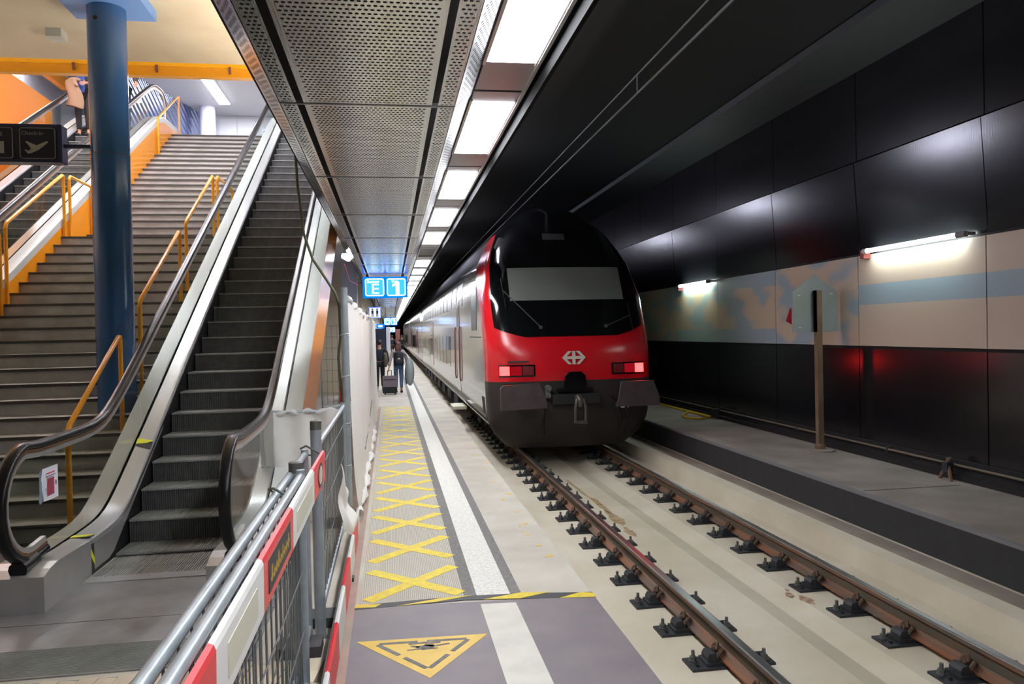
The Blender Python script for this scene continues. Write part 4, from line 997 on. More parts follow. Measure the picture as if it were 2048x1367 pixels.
for sd in (-1, 1):
    for nm, mm, ha, hb in (('cheek', M['train_red'], 1.28, 4.05), ('apron_side', M['apron'], 0.5, 1.28)):
        f = lambda o: (lambda i, j: (lambda h: (TXC+sd*(itp(HW, h)*(1-i)+itp(HWB, h)*i+o), (itp(YF, h)+itp(DP, h)+0.06)*(1-i)+(seam(h)+0.002)*i, RZ+h))(ha+(hb-ha)*j))
        MB().slabgrid(f(0.002), f(-0.04), 2, 14).build(nm, mm, tr, True)
body(tr, 13.3, 39.4, seam)
bogie(tr, 16.6); bogie(tr, 36.5)
# cab side: window, door with handles, vents, steps
side_rect(tr, 'cab_side_window', M['window_up'], 14.35, 15.25, 2.15, 3.05)
side_rect(tr, 'vent_grille', M['train_under'], 13.35, 13.48, 0.70, 0.98); side_rect(tr, 'vent_grille', M['train_under'], 13.55, 13.68, 0.70, 0.98)
side_rect(tr, 'cab_door', M['train_grey'], 17.95, 18.75, 0.75, 2.85, 0.012)
side_rect(tr, 'door_gap', M['door_red'], 17.90, 17.95, 0.75, 2.85, 0.008); side_rect(tr, 'door_gap', M['door_red'], 18.75, 18.80, 0.75, 2.85, 0.008)
side_rect(tr, 'door_window', M['window_up'], 18.1, 18.6, 2.25, 2.75, 0.016)
for y in (17.75, 18.95): MB().tube([(TXC-1.44, y, RZ+1.0), (TXC-1.455, y, RZ+1.1), (TXC-1.455, y, RZ+2.15), (TXC-1.44, y, RZ+2.25)], 0.018, 8).build('door_handrail', M['door_red'], tr, True)
side_rect(tr, 'hatch_line', M['apron'], 13.6, 15.6, 2.02, 2.035, 0.004)
st_ = MB().box(TXC-1.62, TXC-1.30, 17.9, 18.8, RZ+0.33, RZ+0.40); st_.build('cab_step', M['reflector'], tr)
side_rect(tr, 'lower_skirt', M['apron'], 13.45, 17.2, 0.55, 0.63, 0.006)
win_lo = lambda p, y0, n, w_=1.35: [side_rect(p, 'window', M['window'], y0+k*(w_+0.16), y0+k*(w_+0.16)+w_, 1.22, 2.02) for k in range(n)]
win_up = lambda p, y0, n, w_=1.35: [side_rect(p, 'upper_window', M['window_up'], y0+k*(w_+0.16), y0+k*(w_+0.16)+w_, 2.72, 3.40) for k in range(n)]
def doors(p, y):
    side_rect(p, 'passenger_door', M['train_grey'], y, y+1.9, 0.45, 2.55, 0.01)
    side_rect(p, 'door_edge', M['door_red'], y-0.05, y, 0.45, 2.55, 0.012); side_rect(p, 'door_edge', M['door_red'], y+1.9, y+1.95, 0.45, 2.55, 0.012)
    side_rect(p, 'door_window', M['window'], y+0.2, y+0.85, 1.3, 2.3, 0.015); side_rect(p, 'door_window', M['window'], y+1.05, y+1.7, 1.3, 2.3, 0.015)
win_lo(tr, 20.8, 5); doors(tr, 29.2); win_lo(tr, 31.8, 4); win_up(tr, 17.2, 14)
for k in range(8): MB().box(TXC-1.36, TXC-1.15, 19.6+2.4*k, 20.9+2.4*k, RZ+0.22, RZ+0.55).build('equipment_box', M['train_under'], tr)
labels = ['first grey double-deck coach behind the red-nosed control car', 'second grey double-deck coach along the platform', 'third grey double-deck coach far along the platform', 'fourth and farthest grey double-deck coach']
for c in range(4):
    y = 39.9+26.6*c
    if y > 125: break
    t_ = thing('train_coach', labels[c], 'train', (TXC, y, RZ))
    body(t_, y, min(y+26.1, 129))
    bogie(t_, y+3.5)
    if c < 3:
        bogie(t_, y+22.6)
        doors(t_, y+5.6); doors(t_, y+18.4); win_lo(t_, y+8.6, 6); win_up(t_, y+2.5, 14)

# ------------------------------------------------------------ fences along the works
def mesh_fence(name, label, X, y0, y1, z1, z0=0.10, posts=True, step=0.12, hz=0.28, r=0.019, group=None):
    f = thing(name, label, 'fence', (X, y0, 0), 0, group)
    MB().tube([(X, y0, z1), (X, y1, z1)], r, 10).build('top_rail', M['galv'], f, True)
    MB().tube([(X, y0, z0), (X, y1, z0)], r, 10).build('bottom_rail', M['galv'], f, True)
    for y in (y0, y1): MB().tube([(X, y, 0.0), (X, y, z1+0.03)], 0.021, 10).build('post', M['galv'], f, True)
    wv = MB(); n = int((y1-y0)/step)
    for k in range(1, n): wv.tube([(X, y0+(y1-y0)*k/n, z0), (X, y0+(y1-y0)*k/n, z1)], 0.0035, 4, False)
    z = z0+hz
    while z < z1-0.05: wv.tube([(X+0.005, y0, z), (X+0.005, y1, z)], 0.0035, 4, False); z += hz
    w_ = wv.build('wire_mesh', M['wire'], f); w_['kind'] = 'stuff'
    for y in (y0+0.1, y1-0.1): MB().prism([(X-0.16, y-0.09), (X+0.08, y-0.09), (X+0.08, y+0.09), (X-0.16, y+0.09)], 0.0, 0.06, 'z').build('foot', M['label_black'], f)
    return f
mesh_fence('barrier_fence', 'low mesh fence carrying the red and white board, nearest the camera', -0.44, 0.4, 3.78, 1.10)
mesh_fence('barrier_fence', 'low mesh fence standing behind the board, reaching past its far end', -0.50, 0.9, 4.52, 1.09, hz=0.3)
mesh_fence('barrier_fence', 'low mesh fence between the striped board and the tall curtain post', -0.455, 4.75, 7.40, 1.10)
for i, (X, y, zt, lb) in enumerate(((-0.475, 3.88, 1.15, 'short thick galvanised post behind the striped board'), (-0.445, 4.62, 1.27, 'taller thick galvanised post at the end of the striped board'))):
    p = thing('fence_post', lb, 'post', (X, y, 0))
    MB().lathe([(0.032, 0), (0.032, zt)], (X, y, 0), 18).build('tube', M['galv'], p, True)
    MB().lathe([(0.033, zt-0.05), (0.033, zt), (0.028, zt+0.004)], (X, y, 0), 18).build('cap', M['bolt'], p, True)
# red and white striped board
bd = thing('barrier_board', 'red and white striped safety board hung along the low fence', 'barrier board', (-0.41, 1.1, 0.92))
ys_ = [0.55, 1.15, 1.79, 2.44, 3.16, 4.02, 4.68]
for i in range(6):
    red = i % 2 == 1
    y0_, y1_ = ys_[i], ys_[i+1]
    pf = [(-0.422, 0.918), (-0.402, 0.918), (-0.400, 1.072), (-0.405, 1.085), (-0.418, 1.09), (-0.424, 1.08)]
    pb_ = MB().prism(pf, y0_, y1_, 'y').build('board_section', M['red_plastic'] if red else M['board_white'], bd)
    if not red: MB().box(-0.402, -0.3985, y0_+0.12, y1_-0.12, 0.955, 1.04).build('reflector_film', M['reflector'], pb_)
lab = MB().box(-0.402, -0.3985, 2.53, 3.06, 0.95, 1.055).build('name_label', M['label_black'], bd)
lm = MB()
for q in range(9):
    yq = 2.57+0.05*q; hq = (0.05, 0.03, 0.035, 0.055, 0.03, 0.05, 0.03, 0.035, 0.05)[q]
    lm.add([(-0.3982, yq, 0.975), (-0.3982, yq+0.03, 0.975), (-0.3982, yq+0.042, 0.975+hq), (-0.3982, yq+0.012, 0.975+hq)], [(0, 1, 2, 3)])
lm.add([(-0.3981, 2.56, 0.982), (-0.3981, 3.03, 0.990), (-0.3981, 3.03, 1.0), (-0.3981, 2.56, 0.992)], [(0, 1, 2, 3)])
lm.build('worn_lettering', M['label_yellow'], bd)
rl = MB()
rl.v = []; 
pp = [(-0.398, 4.36+0.10*math.cos(2*PI*k/20), 1.0+0.05*math.sin(2*PI*k/20)) for k in range(20)]; rl.add(pp, [tuple(range(20))])
rl.build('round_mark', M['reflector'], bd)
rl2 = MB(); pp = [(-0.399, 4.36+0.13*math.cos(2*PI*k/20), 1.0+0.066*math.sin(2*PI*k/20)) for k in range(20)]; rl2.add(pp, [tuple(range(20))]); rl2.build('mark_ring', M['label_black'], bd)
# striped boards lying along the fence foot
fbz = thing('foot_board', 'red and white striped plastic board along the floor below the fence', 'barrier board', (-0.33, 0.5, 0))
k = 0; y = 0.55
while y < 7.0:
    y2 = min(7.05, y+0.62)
    MB().prism([(-0.335, 0.02), (-0.315, 0.015), (-0.315, 0.20), (-0.325, 0.212), (-0.338, 0.205)], y, y2, 'y').build('board_section', M['red_plastic'] if k % 2 else M['board_white'], fbz)
    y = y2; k += 1
MB().box(-0.345, -0.338, 0.5, 7.0, 0.0, 0.215).build('board_back', M['label_black'], fbz)
for y in (1.2, 3.4, 5.6): MB().box(-0.36, -0.30, y, y+0.08, 0.0, 0.03).build('board_foot', M['label_black'], fbz)
# tie wires
for y in (3.3, 4.55):
    tag(MB().tube([(-0.42, y, 1.09), (-0.50, y+0.05, 1.13), (-0.56, y+0.3, 1.08), (-0.53, y+0.42, 1.02), (-0.47, y+0.2, 1.05)], 0.006, 6).build('tie_wire', M['wire'], smooth=True), 'loose twisted tie wire on the fence rail near the %s thick post' % ('short' if y < 4 else 'taller'), 'wire')
# tall fence with the white curtain
tf = thing('curtain_fence', 'tall white sheeted fence with galvanised posts along the platform', 'fence', (-0.42, 7.5, 0))
for y, zt in ((7.5, 2.22), (11.0, 2.14), (14.5, 2.2), (18.9, 2.12)):
    p_ = MB().lathe([(0.034, 0), (0.034, zt)], (-0.43+0.003*(y-7.5), y, 0), 18).build('post', M['galv'], tf, True)
MB().tube([(-0.42, 7.5, 2.09), (-0.40, 18.9, 2.02)], 0.016, 10).build('top_rail', M['galv'], tf, True)
def curt(u, v):
    y = 7.56+11.35*u
    top = 2.075-0.05*u+0.03*abs(math.sin(y*3.6))
    z = 0.05+(top-0.05)*v
    fold = 0.009*math.sin(y*7.3+0.6*math.sin(y*2.1))+0.005*math.sin(y*17+v*2)+0.02*math.sin(y*1.7)*(1-v)
    hem = 0.05*(1-v)**6
    return (-0.385+0.02*u+fold*(0.5+0.5*v)+hem, y, z)
MB().grid(curt, 260, 14).build('sheet', M['sheet'], tf, True)
def roll(i, j):
    y = 7.5+11.4*i; a = 2*PI*j; r = 0.03+0.014*math.sin(y*5.1)+0.008*math.sin(y*13)
    return (-0.41+0.02*i+r*math.cos(a), y, 2.085-0.06*i+0.03*math.sin(y*4.3)+r*math.sin(a))
MB().grid(roll, 220, 9).build('gathered_top', M['net'], tf, True)
def hem(i, j):
    y = 7.47+7.0*i; a = 2*PI*j; r = 0.03+0.018*math.sin(y*7)+0.008*math.sin(y*19)
    return (-0.325+0.012*math.sin(y*3)+r*math.cos(a), y, 0.055+r*1.2*math.sin(a))
MB().grid(hem, 120, 9).build('sheet_hem', M['sheet'], tf, True)
MB().tube([(-0.36, 10.2, 0.28), (-0.355, 12.0, 0.40), (-0.35, 13.6, 0.62)], 0.006, 5).build('cord', M['wire'], tf, True)
for z in (0.5, 0.9, 1.35, 1.75):
    MB().tube([(-0.43+0.04*math.cos(2*PI*k/12), 7.5+0.04*math.sin(2*PI*k/12), z+0.003*k) for k in range(12)], 0.004, 5).build('tie', M['white_plastic'], tf)
# torn film scrap hanging on the fence
def film(u, v): return (-0.40+0.10*u*(1-v)+0.02*math.sin(v*9), 5.85+0.45*u+0.1*v, 0.24+0.55*v*(1-0.5*u)+0.04*math.sin(u*7))
tag(MB().grid(film, 10, 12).build('plastic_film', M['sheet'], smooth=True), 'scrap of torn white plastic film caught low on the mesh fence', 'plastic film')
# cross fence with netting at the escalator foot
cf = thing('cross_fence', 'short fence hung with white netting across the foot of the escalator cladding', 'fence', (-0.82, 7.45, 0))
MB().tube([(-1.19, 7.40, 0), (-1.19, 7.40, 1.10)], 0.024, 12).build('post', M['galv'], cf, True)
MB().tube([(-1.19, 7.40, 1.07), (-0.74, 7.46, 1.05), (-0.62, 7.5, 1.06), (-0.47, 7.52, 1.10)], 0.017, 10).build('top_rail', M['galv'], cf, True)
def netf(u, v):
    x = -1.18+0.66*u; z = 0.03+1.03*v
    return (x, 7.40+0.1*u-0.02+0.018*math.sin(u*17+v*2.5)+0.02*math.sin(v*6+u*5), z+0.012*math.sin(u*22)*v)
MB().grid(netf, 60, 20).build('netting', M['net'], cf, True)
def nroll(i, j):
    a = 2*PI*j; r = 0.022+0.008*math.sin(i*37)
    return (-1.18+0.70*i, 7.39+0.12*i+r*math.cos(a), 1.055+0.01*math.sin(i*25)+r*math.sin(a))
MB().grid(nroll, 50, 8).build('rolled_edge', M['net'], cf, True)
# hanging cable
tag(MB().tube([(-0.86, 7.62, 3.52), (-0.845, 7.62, 3.2), (-0.80, 7.62, 2.75), (-0.72, 7.61, 2.50), (-0.63, 7.60, 2.36), (-0.52, 7.58, 2.18), (-0.48, 7.56, 2.05), (-0.475, 7.56, 1.75), (-0.50, 7.56, 1.55), (-0.485, 7.56, 1.3), (-0.45, 7.56, 1.05), (-0.445, 7.55, 0.8)], 0.013, 8).build('hanging_cable', M['cable'], smooth=True),
    'greenish cable hanging from the canopy edge down the tall fence post', 'cable')
# works area behind the fence
wf = thing('works_fence', 'mesh fence panel standing behind the escalator in the closed works area', 'fence', (-1.3, 18.6, 0))
for x in (-1.62, -0.62): MB().tube([(x, 18.6, 0), (x, 18.6, 2.02)], 0.02, 8).build('post', M['galv'], wf, True)
wm = MB()
for k in range(9): wm.tube([(-1.62+0.125*k, 18.6, 0.15), (-1.62+0.125*k, 18.6, 2.0)], 0.005, 4, False)
for k in range(8): wm.tube([(-1.62, 18.6, 0.15+0.264*k), (-0.62, 18.6, 0.15+0.264*k)], 0.005, 4, False)
wm.build('wire_mesh', M['wire'], wf)['kind'] = 'stuff'
struct('ceiling_works', MB().box(-9.4, -0.82, 15.2, 24, rz_(1.95), rz_(2.2)), M['grey_wall'])
struct('wall_works', MB().box(-3.4, -1.0, 23.2, 23.5, 0, rz_(1.95)), M['beige'])
pk = thing('concrete_pillar', 'grey concrete pillar behind the works fence under the low ceiling', 'pillar', (-1.0, 21.2, 0)); MB().box(-1.25, -0.86, 20.9, 21.6, 0, rz_(1.95)).build('shaft', M['grey_wall'], pk)
MB().box(-1.29, -0.82, 20.86, 21.64, 0, 0.12).build('plinth', M['seam'], pk)
ex = thing('fire_extinguisher', 'red fire extinguisher standing behind the works fence', 'extinguisher', (-1.17, 19.0, 0))
MB().lathe([(0.075, 0), (0.085, 0.03), (0.085, 0.55), (0.06, 0.64), (0.025, 0.68), (0.025, 0.72)], (-1.17, 19.0, 0.0), 18).build('cylinder', M['red_plastic'], ex, True)
MB().box(-1.20, -1.14, 18.97, 19.03, 0.72, 0.80).build('valve', M['white_plastic'], ex)
MB().box(-1.23, -1.11, 18.905, 18.915, 0.12, 0.17).build('label_band', M['board_white'], ex)
wl2 = thing('works_lamp', 'short glowing tube lamp on the ceiling of the works area', 'lamp', (-0.86, 16.2, 3.5))
MB().tube([(-0.90, 16.0, 3.37), (-0.84, 16.6, 3.37)], 0.05, 10).build('tube', M['soffit_strip'], wl2, True); MB().box(-0.93, -0.82, 15.9, 16.7, 3.42, rz_(1.95)).build('base', M['white_plastic'], wl2)
tag(MB().tube([(-0.95, 17.0, 3.3), (-0.9, 18.2, 3.02), (-0.75, 19.0, 2.98), (-0.66, 19.1, 3.05)], 0.012, 6).build('red_cable', M['red_plastic'], smooth=True), 'thin red cable sagging towards the platform sign', 'cable')

# ------------------------------------------------------------ hanging signs
def track_sign(label, Y, x0, x1, z0, z1, letters):
    s_ = thing('platform_sign', label, 'sign', ((x0+x1)/2, Y, z1))
    MB().box(x0, x1, Y, Y+0.22, z0, z1).build('light_box', M['sign_blue'], s_)
    w_ = (x1-x0); hh = z1-z0
    for i, (small, big) in enumerate(letters):
        cx = x0+w_*(0.265 if i == 0 else 0.745); cw = w_*0.42; ch = hh*0.84; cz = (z0+z1)/2
        MB().prism([(cx+p[0], cz+p[1]) for p in rrect(cw, ch, 0.05)], Y-0.006, Y, 'y').build('tile', M['sign_cyan'], s_)
        m_ = MB(); frame_ring(m_, cx, cz, cw, ch, 0.05, 0.024, Y-0.012, Y-0.004); m_.build('tile_frame', M['sign_white'], s_)
        if big == '1':
            o1 = [(-0.11,0.115),(-0.02,0.165),(0.055,0.165),(0.055,-0.165),(-0.03,-0.165),(-0.03,0.09),(-0.11,0.05)]
            MB().prism([(cx+0.02+p[0]*hh/0.5, cz-hh*0.08+p[1]*hh/0.5*0.95) for p in o1], Y-0.012, Y-0.004, 'y').build('letter', M['sign_white'], s_)
        else: t = text('letter', big, hh*0.66, M['sign_white'], s_, (cx+0.01, Y-0.012, cz-hh*0.10), ext=0.004)
        if big != '1': t.scale = (1.25, 1.05, 1)
        t = text('caption', small, hh*0.19, M['sign_white'], s_, (cx-cw*0.06, Y-0.012, cz+hh*0.27), ext=0.003)
    for x in (x0+0.1, x1-0.1): MB().box(x-0.015, x+0.015, Y+0.08, Y+0.14, z1, ZC+0.01).build('hanger', M['iron'], s_)
track_sign('blue lit hanging sign reading E and 1, nearest of the platform signs', 19.0, -0.64, 0.44, 2.66, 3.165, (('Secteur', 'E'), ('Voie', '1')))
track_sign('smaller blue lit sign reading D and 1, farther down the platform', 44.0, -0.36, 0.40, 2.27, 2.70, (('Secteur', 'D'), ('Voie', '1')))
track_sign('farthest tiny blue lit sign of the platform row', 75.0, -0.30, 0.46, 1.95, 2.45, (('Secteur', 'C'), ('Voie', '1')))
tw_ = thing('toilet_sign', 'white lit sign with two figures above the end of the white curtain', 'sign', (-0.5, 26, 2.6))
MB().box(-0.69, -0.30, 26.0, 26.15, 2.32, 2.68).build('light_box', M['wc_white'], tw_)
m_ = MB(); frame_ring(m_, -0.495, 2.5, 0.39, 0.36, 0.04, 0.018, 25.99, 26.0); m_.build('rim', M['sign_blue'], tw_)
fg = MB()
for cx in (-0.575, -0.42):
    fg.box(cx-0.035, cx+0.035, 25.985, 25.999, 2.46, 2.57); fg.box(cx-0.03, cx-0.006, 25.985, 25.999, 2.36, 2.46); fg.box(cx+0.006, cx+0.03, 25.985, 25.999, 2.36, 2.46); fg.lathe([(0.025, 0), (0.025, 0.045)], (cx, 25.99, 2.585), 10)
fg.build('figures', M['sign_face'], tw_); MB().box(-0.51, -0.48, 26.05, 26.1, 2.68, ZC+0.02).build('hanger', M['iron'], tw_)
bs = thing('small_blue_sign', 'small blue lit sign on the left below the toilet sign', 'sign', (-0.5, 40, 2.2))
MB().box(-0.70, -0.30, 40, 40.2, 2.08, 2.30).build('light_box', M['sign_blue'], bs); MB().box(-0.6, -0.4, 39.99, 40, 2.14, 2.24).build('lit_panel', M['sign_white'], bs); MB().box(-0.52, -0.48, 40.05, 40.1, 2.30, ZC+0.02).build('hanger', M['iron'], bs)
# platform buildings beyond the works
struct('wall_platform', MB().box(-5, -0.95, 27, 130, 0, rz_(1.95)), M['beige'])
struct('ceiling_far', MB().box(-9.4, -0.82, 24, 130, rz_(1.95), rz_(2.2)), M['grey_wall'])
dv = thing('platform_cabin', 'dark blue fronted cabin standing on the platform beyond the toilet sign', 'cabin', (-0.5, 46, 0))
MB().box(-0.94, -0.25, 46, 50, 0.75, 2.1).build('dark_front', M['dark_blue'], dv); MB().box(-0.94, 0.0, 45.6, 50, 0, 0.75).build('low_wall', M['beige'], dv); MB().box(-0.25, -0.02, 46.2, 50, 0.75, 2.2).build('white_panel', M['upper_wall'], dv)
struct('wall_end', MB().box(-9.5, 7, 129.5, 130.5, -1, 6), M['dark_wall'])
bx = MB().box(0.45, 0.85, 70, 71, 0, 2.2); bx.build('info_pillar', M['door_red']); tag(bpy.data.objects['info_pillar'], 'faded red information pillar at the far end of the platform', 'pillar')

# ------------------------------------------------------------ people
def skin_mesh(name, pts, edges, m, parent, lvl=1, root=0):
    me = bpy.data.meshes.new(name); me.from_pydata([p[0] for p in pts], edges, []); me.update()
    o = bpy.data.objects.new('tmp_skin', me); COL.objects.link(o)
    md = o.modifiers.new('skin', 'SKIN'); md.use_smooth_shade = True
    for i, p in enumerate(pts):
        r = p[1]; me.skin_vertices[0].data[i].radius = r if isinstance(r, tuple) else (r, r)
    me.skin_vertices[0].data[root].use_root = True
    sb = o.modifiers.new('sub', 'SUBSURF'); sb.levels = lvl; sb.render_levels = lvl
    dg = bpy.context.evaluated_depsgraph_get(); me2 = bpy.data.meshes.new_from_object(o.evaluated_get(dg))
    bpy.data.objects.remove(o); me2.materials.clear(); me2.materials.append(m)
    for p in me2.polygons: p.use_smooth = True
    ob = link(name, me2, parent); WLOC[ob.name] = WLOC[parent.name]; return ob
def person(label, loc, rotz, ht, top, trousers, shoes, hair, skin, pose, long_hair=False, group=None, sleeve=True, lvl=1):
    """local space: the person faces +y; pose gives hands and feet in metres for 1.70 m"""
    s_ = ht/1.70
    r = thing('person', label, 'person', loc, rotz, group)
    V = lambda *p: tuple(c*s_ for c in p)
    P = dict(pelvis=(0,0,0.93), waist=(0,0.0,1.06), chest=(0,0.01,1.26), neck=(0,0.0,1.44), head=(0,0.02,1.54), crown=(0,0.015,1.645))
    for sd, n in ((-1, 'l'), (1, 'r')):
        P['sh'+n] = (sd*0.175, 0, 1.385); P['hip'+n] = (sd*0.085, 0, 0.90)
        P['el'+n] = pose['el'+n]; P['wr'+n] = pose['wr'+n]; P['kn'+n] = pose['kn'+n]; P['an'+n] = pose['an'+n]
    pts = []; idx = {}; E = []
    def ad(n, p, rad): idx[n] = len(pts); pts.append((V(*p), rad*s_ if not isinstance(rad, tuple) else tuple(q*s_ for q in rad))); return idx[n]
    ad('pelvis', P['pelvis'], (0.125, 0.095)); ad('waist', P['waist'], (0.115, 0.085)); ad('chest', P['chest'], (0.14, 0.095)); ad('neck', P['neck'], 0.052); ad('head', P['head'], (0.074, 0.088)); ad('crown', P['crown'], (0.062, 0.075))
    for a, b_ in (('pelvis','waist'),('waist','chest'),('chest','neck'),('neck','head'),('head','crown')): E.append((idx[a], idx[b_]))
    for n in 'lr':
        ad('sh'+n, P['sh'+n], 0.052); ad('el'+n, P['el'+n], 0.039); ad('wr'+n, P['wr'+n], 0.026)
        ad('hip'+n, P['hip'+n], 0.085); ad('kn'+n, P['kn'+n], 0.055); ad('an'+n, P['an'+n], 0.037)
        a = P['an'+n]; ad('toe'+n, (a[0], a[1]+0.15, a[2]-0.055), 0.028)
        E += [(idx['chest'], idx['sh'+n]), (idx['sh'+n], idx['el'+n]), (idx['el'+n], idx['wr'+n]), (idx['pelvis'], idx['hip'+n]), (idx['hip'+n], idx['kn'+n]), (idx['kn'+n], idx['an'+n]), (idx['an'+n], idx['toe'+n])]
        w0 = Vector(P['wr'+n]); d = (w0-Vector(P['el'+n])).normalized(); side = d.cross(Vector((0, 1, 0)) if abs(d.y) < 0.8 else Vector((0, 0, 1))).normalized(); nrm = d.cross(side)
        pm_ = w0+d*0.06; ad('palm'+n, tuple(pm_), (0.032, 0.016)); E.append((idx['wr'+n], idx['palm'+n]))
        for q in range(4):
            L_ = (0.070, 0.080, 0.075, 0.058)[q]; o_ = nrm*(-0.030+0.020*q)
            a1 = pm_+o_+d*0.035; a2 = a1+d*L_*0.5+side*0.012; a3 = a2+d*L_*0.35+side*0.025
            for w_, p_ in enumerate((a1, a2, a3)): ad('f%s%d%d' % (n, q, w_), tuple(p_), 0.0085)
            E += [(idx['palm'+n], idx['f%s%d0' % (n, q)]), (idx['f%s%d0' % (n, q)], idx['f%s%d1' % (n, q)]), (idx['f%s%d1' % (n, q)], idx['f%s%d2' % (n, q)])]
        t1 = pm_-nrm*0.045-d*0.01; t2 = t1-nrm*0.015+d*0.035
        ad('t1'+n, tuple(t1), 0.010); ad('t2'+n, tuple(t2), 0.009); E += [(idx['palm'+n], idx['t1'+n]), (idx['t1'+n], idx['t2'+n])]
    skin_mesh('body', pts, E, skin, r, lvl)
    # face: nose, eyes, mouth, ears
    h = Vector(P['head'])
    fm = MB(); fm.ell(V(0, h.y+0.098, h.z+0.015), V(0.013, 0.02, 0.024), 8, 6)
    for sd in (-1, 1): fm.ell(V(sd*0.078, h.y-0.005, h.z+0.02), V(0.012, 0.024, 0.034), 8, 6)
    fm.build('face_features', skin, r, True, True)
    em = MB()
    for sd in (-1, 1): em.ell(V(sd*0.03, h.y+0.082, h.z+0.045), V(0.012, 0.008, 0.008), 8, 5)
    em.box(*[c*s_ for c in (-0.022, 0.022, h.y+0.080, h.y+0.09, h.z-0.034, h.z-0.028)]); em.build('eyes_and_mouth', hair, r, False, True)
    hm = MB(); hm.ell(V(0, h.y-0.012, h.z+0.055), V(0.092, 0.100, 0.098), 16, 10)
    if long_hair: hm.ell(V(0, h.y-0.07, h.z-0.10), V(0.105, 0.055, 0.19), 14, 9)
    hm.build('hair', hair, r, True, True)
    # clothes
    tp = []; TE = []
    for n, rad in (('pelvis', (0.145, 0.112)), ('waist', (0.138, 0.108)), ('chest', (0.158, 0.115)), ('neck', 0.062)):
        tp.append((V(*P[n]) if n != 'neck' else V(0, 0, 1.42), tuple(q*s_ for q in rad) if isinstance(rad, tuple) else rad*s_))
    TE = [(0, 1), (1, 2), (2, 3)]
    for n in 'lr':
        b0 = len(tp); e_ = P['el'+n]; w_ = P['wr'+n]; sh_ = P['sh'+n]
        tp.append((V(*sh_), 0.066*s_)); tp.append((V(*e_), 0.054*s_)); TE += [(2, b0), (b0, b0+1)]
        if sleeve: tp.append((V(*[e_[i]+(w_[i]-e_[i])*0.88 for i in range(3)]), 0.042*s_)); TE.append((b0+1, b0+2))
    skin_mesh('jacket', tp, TE, top, r, lvl)
    lp = [(V(*P['pelvis']), (0.142*s_, 0.112*s_))]; LE = []
    for n in 'lr':
        b0 = len(lp); a = P['an'+n]; k_ = P['kn'+n]
        lp += [(V(*P['hip'+n]), 0.098*s_), (V(*k_), 0.072*s_), (V(a[0], a[1], a[2]+0.05), 0.055*s_)]; LE += [(0, b0), (b0, b0+1), (b0+1, b0+2)]
    skin_mesh('trousers', lp, LE, trousers, r, lvl)
    for n in 'lr':
        a = P['an'+n]
        sh2 = MB(); sh2.ell(V(a[0], a[1]+0.05, a[2]-0.045), V(0.048, 0.135, 0.042), 12, 8); sh2.build('shoe', shoes, r, True, True)
    return r
c_dark = mat('cloth_black', (26,27,32), 0.8); c_navy = mat('cloth_navy', (34,38,52), 0.8); c_grey = mat('cloth_grey', (148,138,142), 0.8); c_jean = mat('cloth_denim', (84,110,142), 0.8)
c_brown = mat('cloth_brown', (46,38,34), 0.8); c_blue = mat('cloth_blue', (30,64,130), 0.7); c_tan = mat('coat_tan', (138,106,82), 0.8); c_shoe = mat('shoe_dark', (36,34,36), 0.6); c_lshoe = mat('shoe_pale', (190,180,172), 0.6)
hairb = mat('hair_brown', (92,56,48), 0.6); haird = mat('hair_dark', (34,28,26), 0.6)
WALK = dict(ell=(-0.235,-0.03,1.13), wrl=(-0.27,-0.06,0.88), elr=(0.25,0.0,1.14), wrr=(0.27,0.05,0.92), knl=(-0.09,-0.02,0.49), anl=(-0.09,-0.20,0.115), knr=(0.085,0.10,0.50), anr=(0.085,0.10,0.088))
wo = person('woman walking away with brown hair, black backpack, blue jeans and grey top', (0.215, 23.3, 0), 0.0, 1.55, c_grey, c_jean, c_shoe, hairb, M['skin'], dict(WALK, ell=(-0.25,-0.06,1.12), wrl=(-0.31,-0.16,0.86)), True)
bk = thing('backpack', 'black backpack with a pale round badge on the back of the walking woman', 'backpack', (0.22, 23.12, 1.0))
MB().lathe([(0.02, 0), (0.14, 0.01), (0.155, 0.05), (0.15, 0.30), (0.11, 0.37), (0.02, 0.39)], (0.22, 23.11, 0.86), 16).build('bag_body', c_dark, bk, True)
MB().ell((0.22, 22.97, 0.97), (0.11, 0.05, 0.10), 12, 8).build('front_pocket', c_navy, bk, True)
MB().cyl((0.23, 22.93, 1.03), 0.035, 0.04, 12, 'y').build('badge', c_lshoe, bk)
su_ = thing('suitcase', 'grey and black wheeled suitcase pulled by the walking woman', 'suitcase', (-0.05, 22.9, 0))
MB().prism([(p[0]-0.055, p[1]+0.30) for p in rrect(0.41, 0.50, 0.05)], 22.78, 23.02, 'y').build('case_shell', mat('case_grey', (112,102,106), 0.7), su_)
MB().prism([(p[0]-0.055, p[1]+0.135) for p in rrect(0.42, 0.19, 0.04)], 22.765, 23.03, 'y').build('lower_panel', c_dark, su_)
MB().prism([(p[0]-0.055, p[1]+0.44) for p in rrect(0.36, 0.02, 0.008)], 22.77, 22.78, 'y').build('zip_line', c_dark, su_)
MB().tube([(-0.11, 22.98, 0.55), (-0.11, 23.02, 0.70), (0.0, 23.02, 0.70), (0.0, 22.98, 0.55)], 0.012, 8).build('pull_handle', c_dark, su_)
for x in (-0.20, 0.09): MB().cyl((x-0.02, 22.9, 0.035), 0.035, 0.04, 12, 'x').build('wheel', M['rubber'], su_, True)
gb = thing('garment_bag', 'long grey padded bag carried under the right arm of the woman', 'bag', (0.53, 23.2, 0.6))
MB().ell((0.54, 23.10, 0.64), (0.135, 0.18, 0.42), 16, 12).build('bag_shell', mat('bag_grey', (146,152,154), 0.6, var=0.15, scale=5), gb, True)
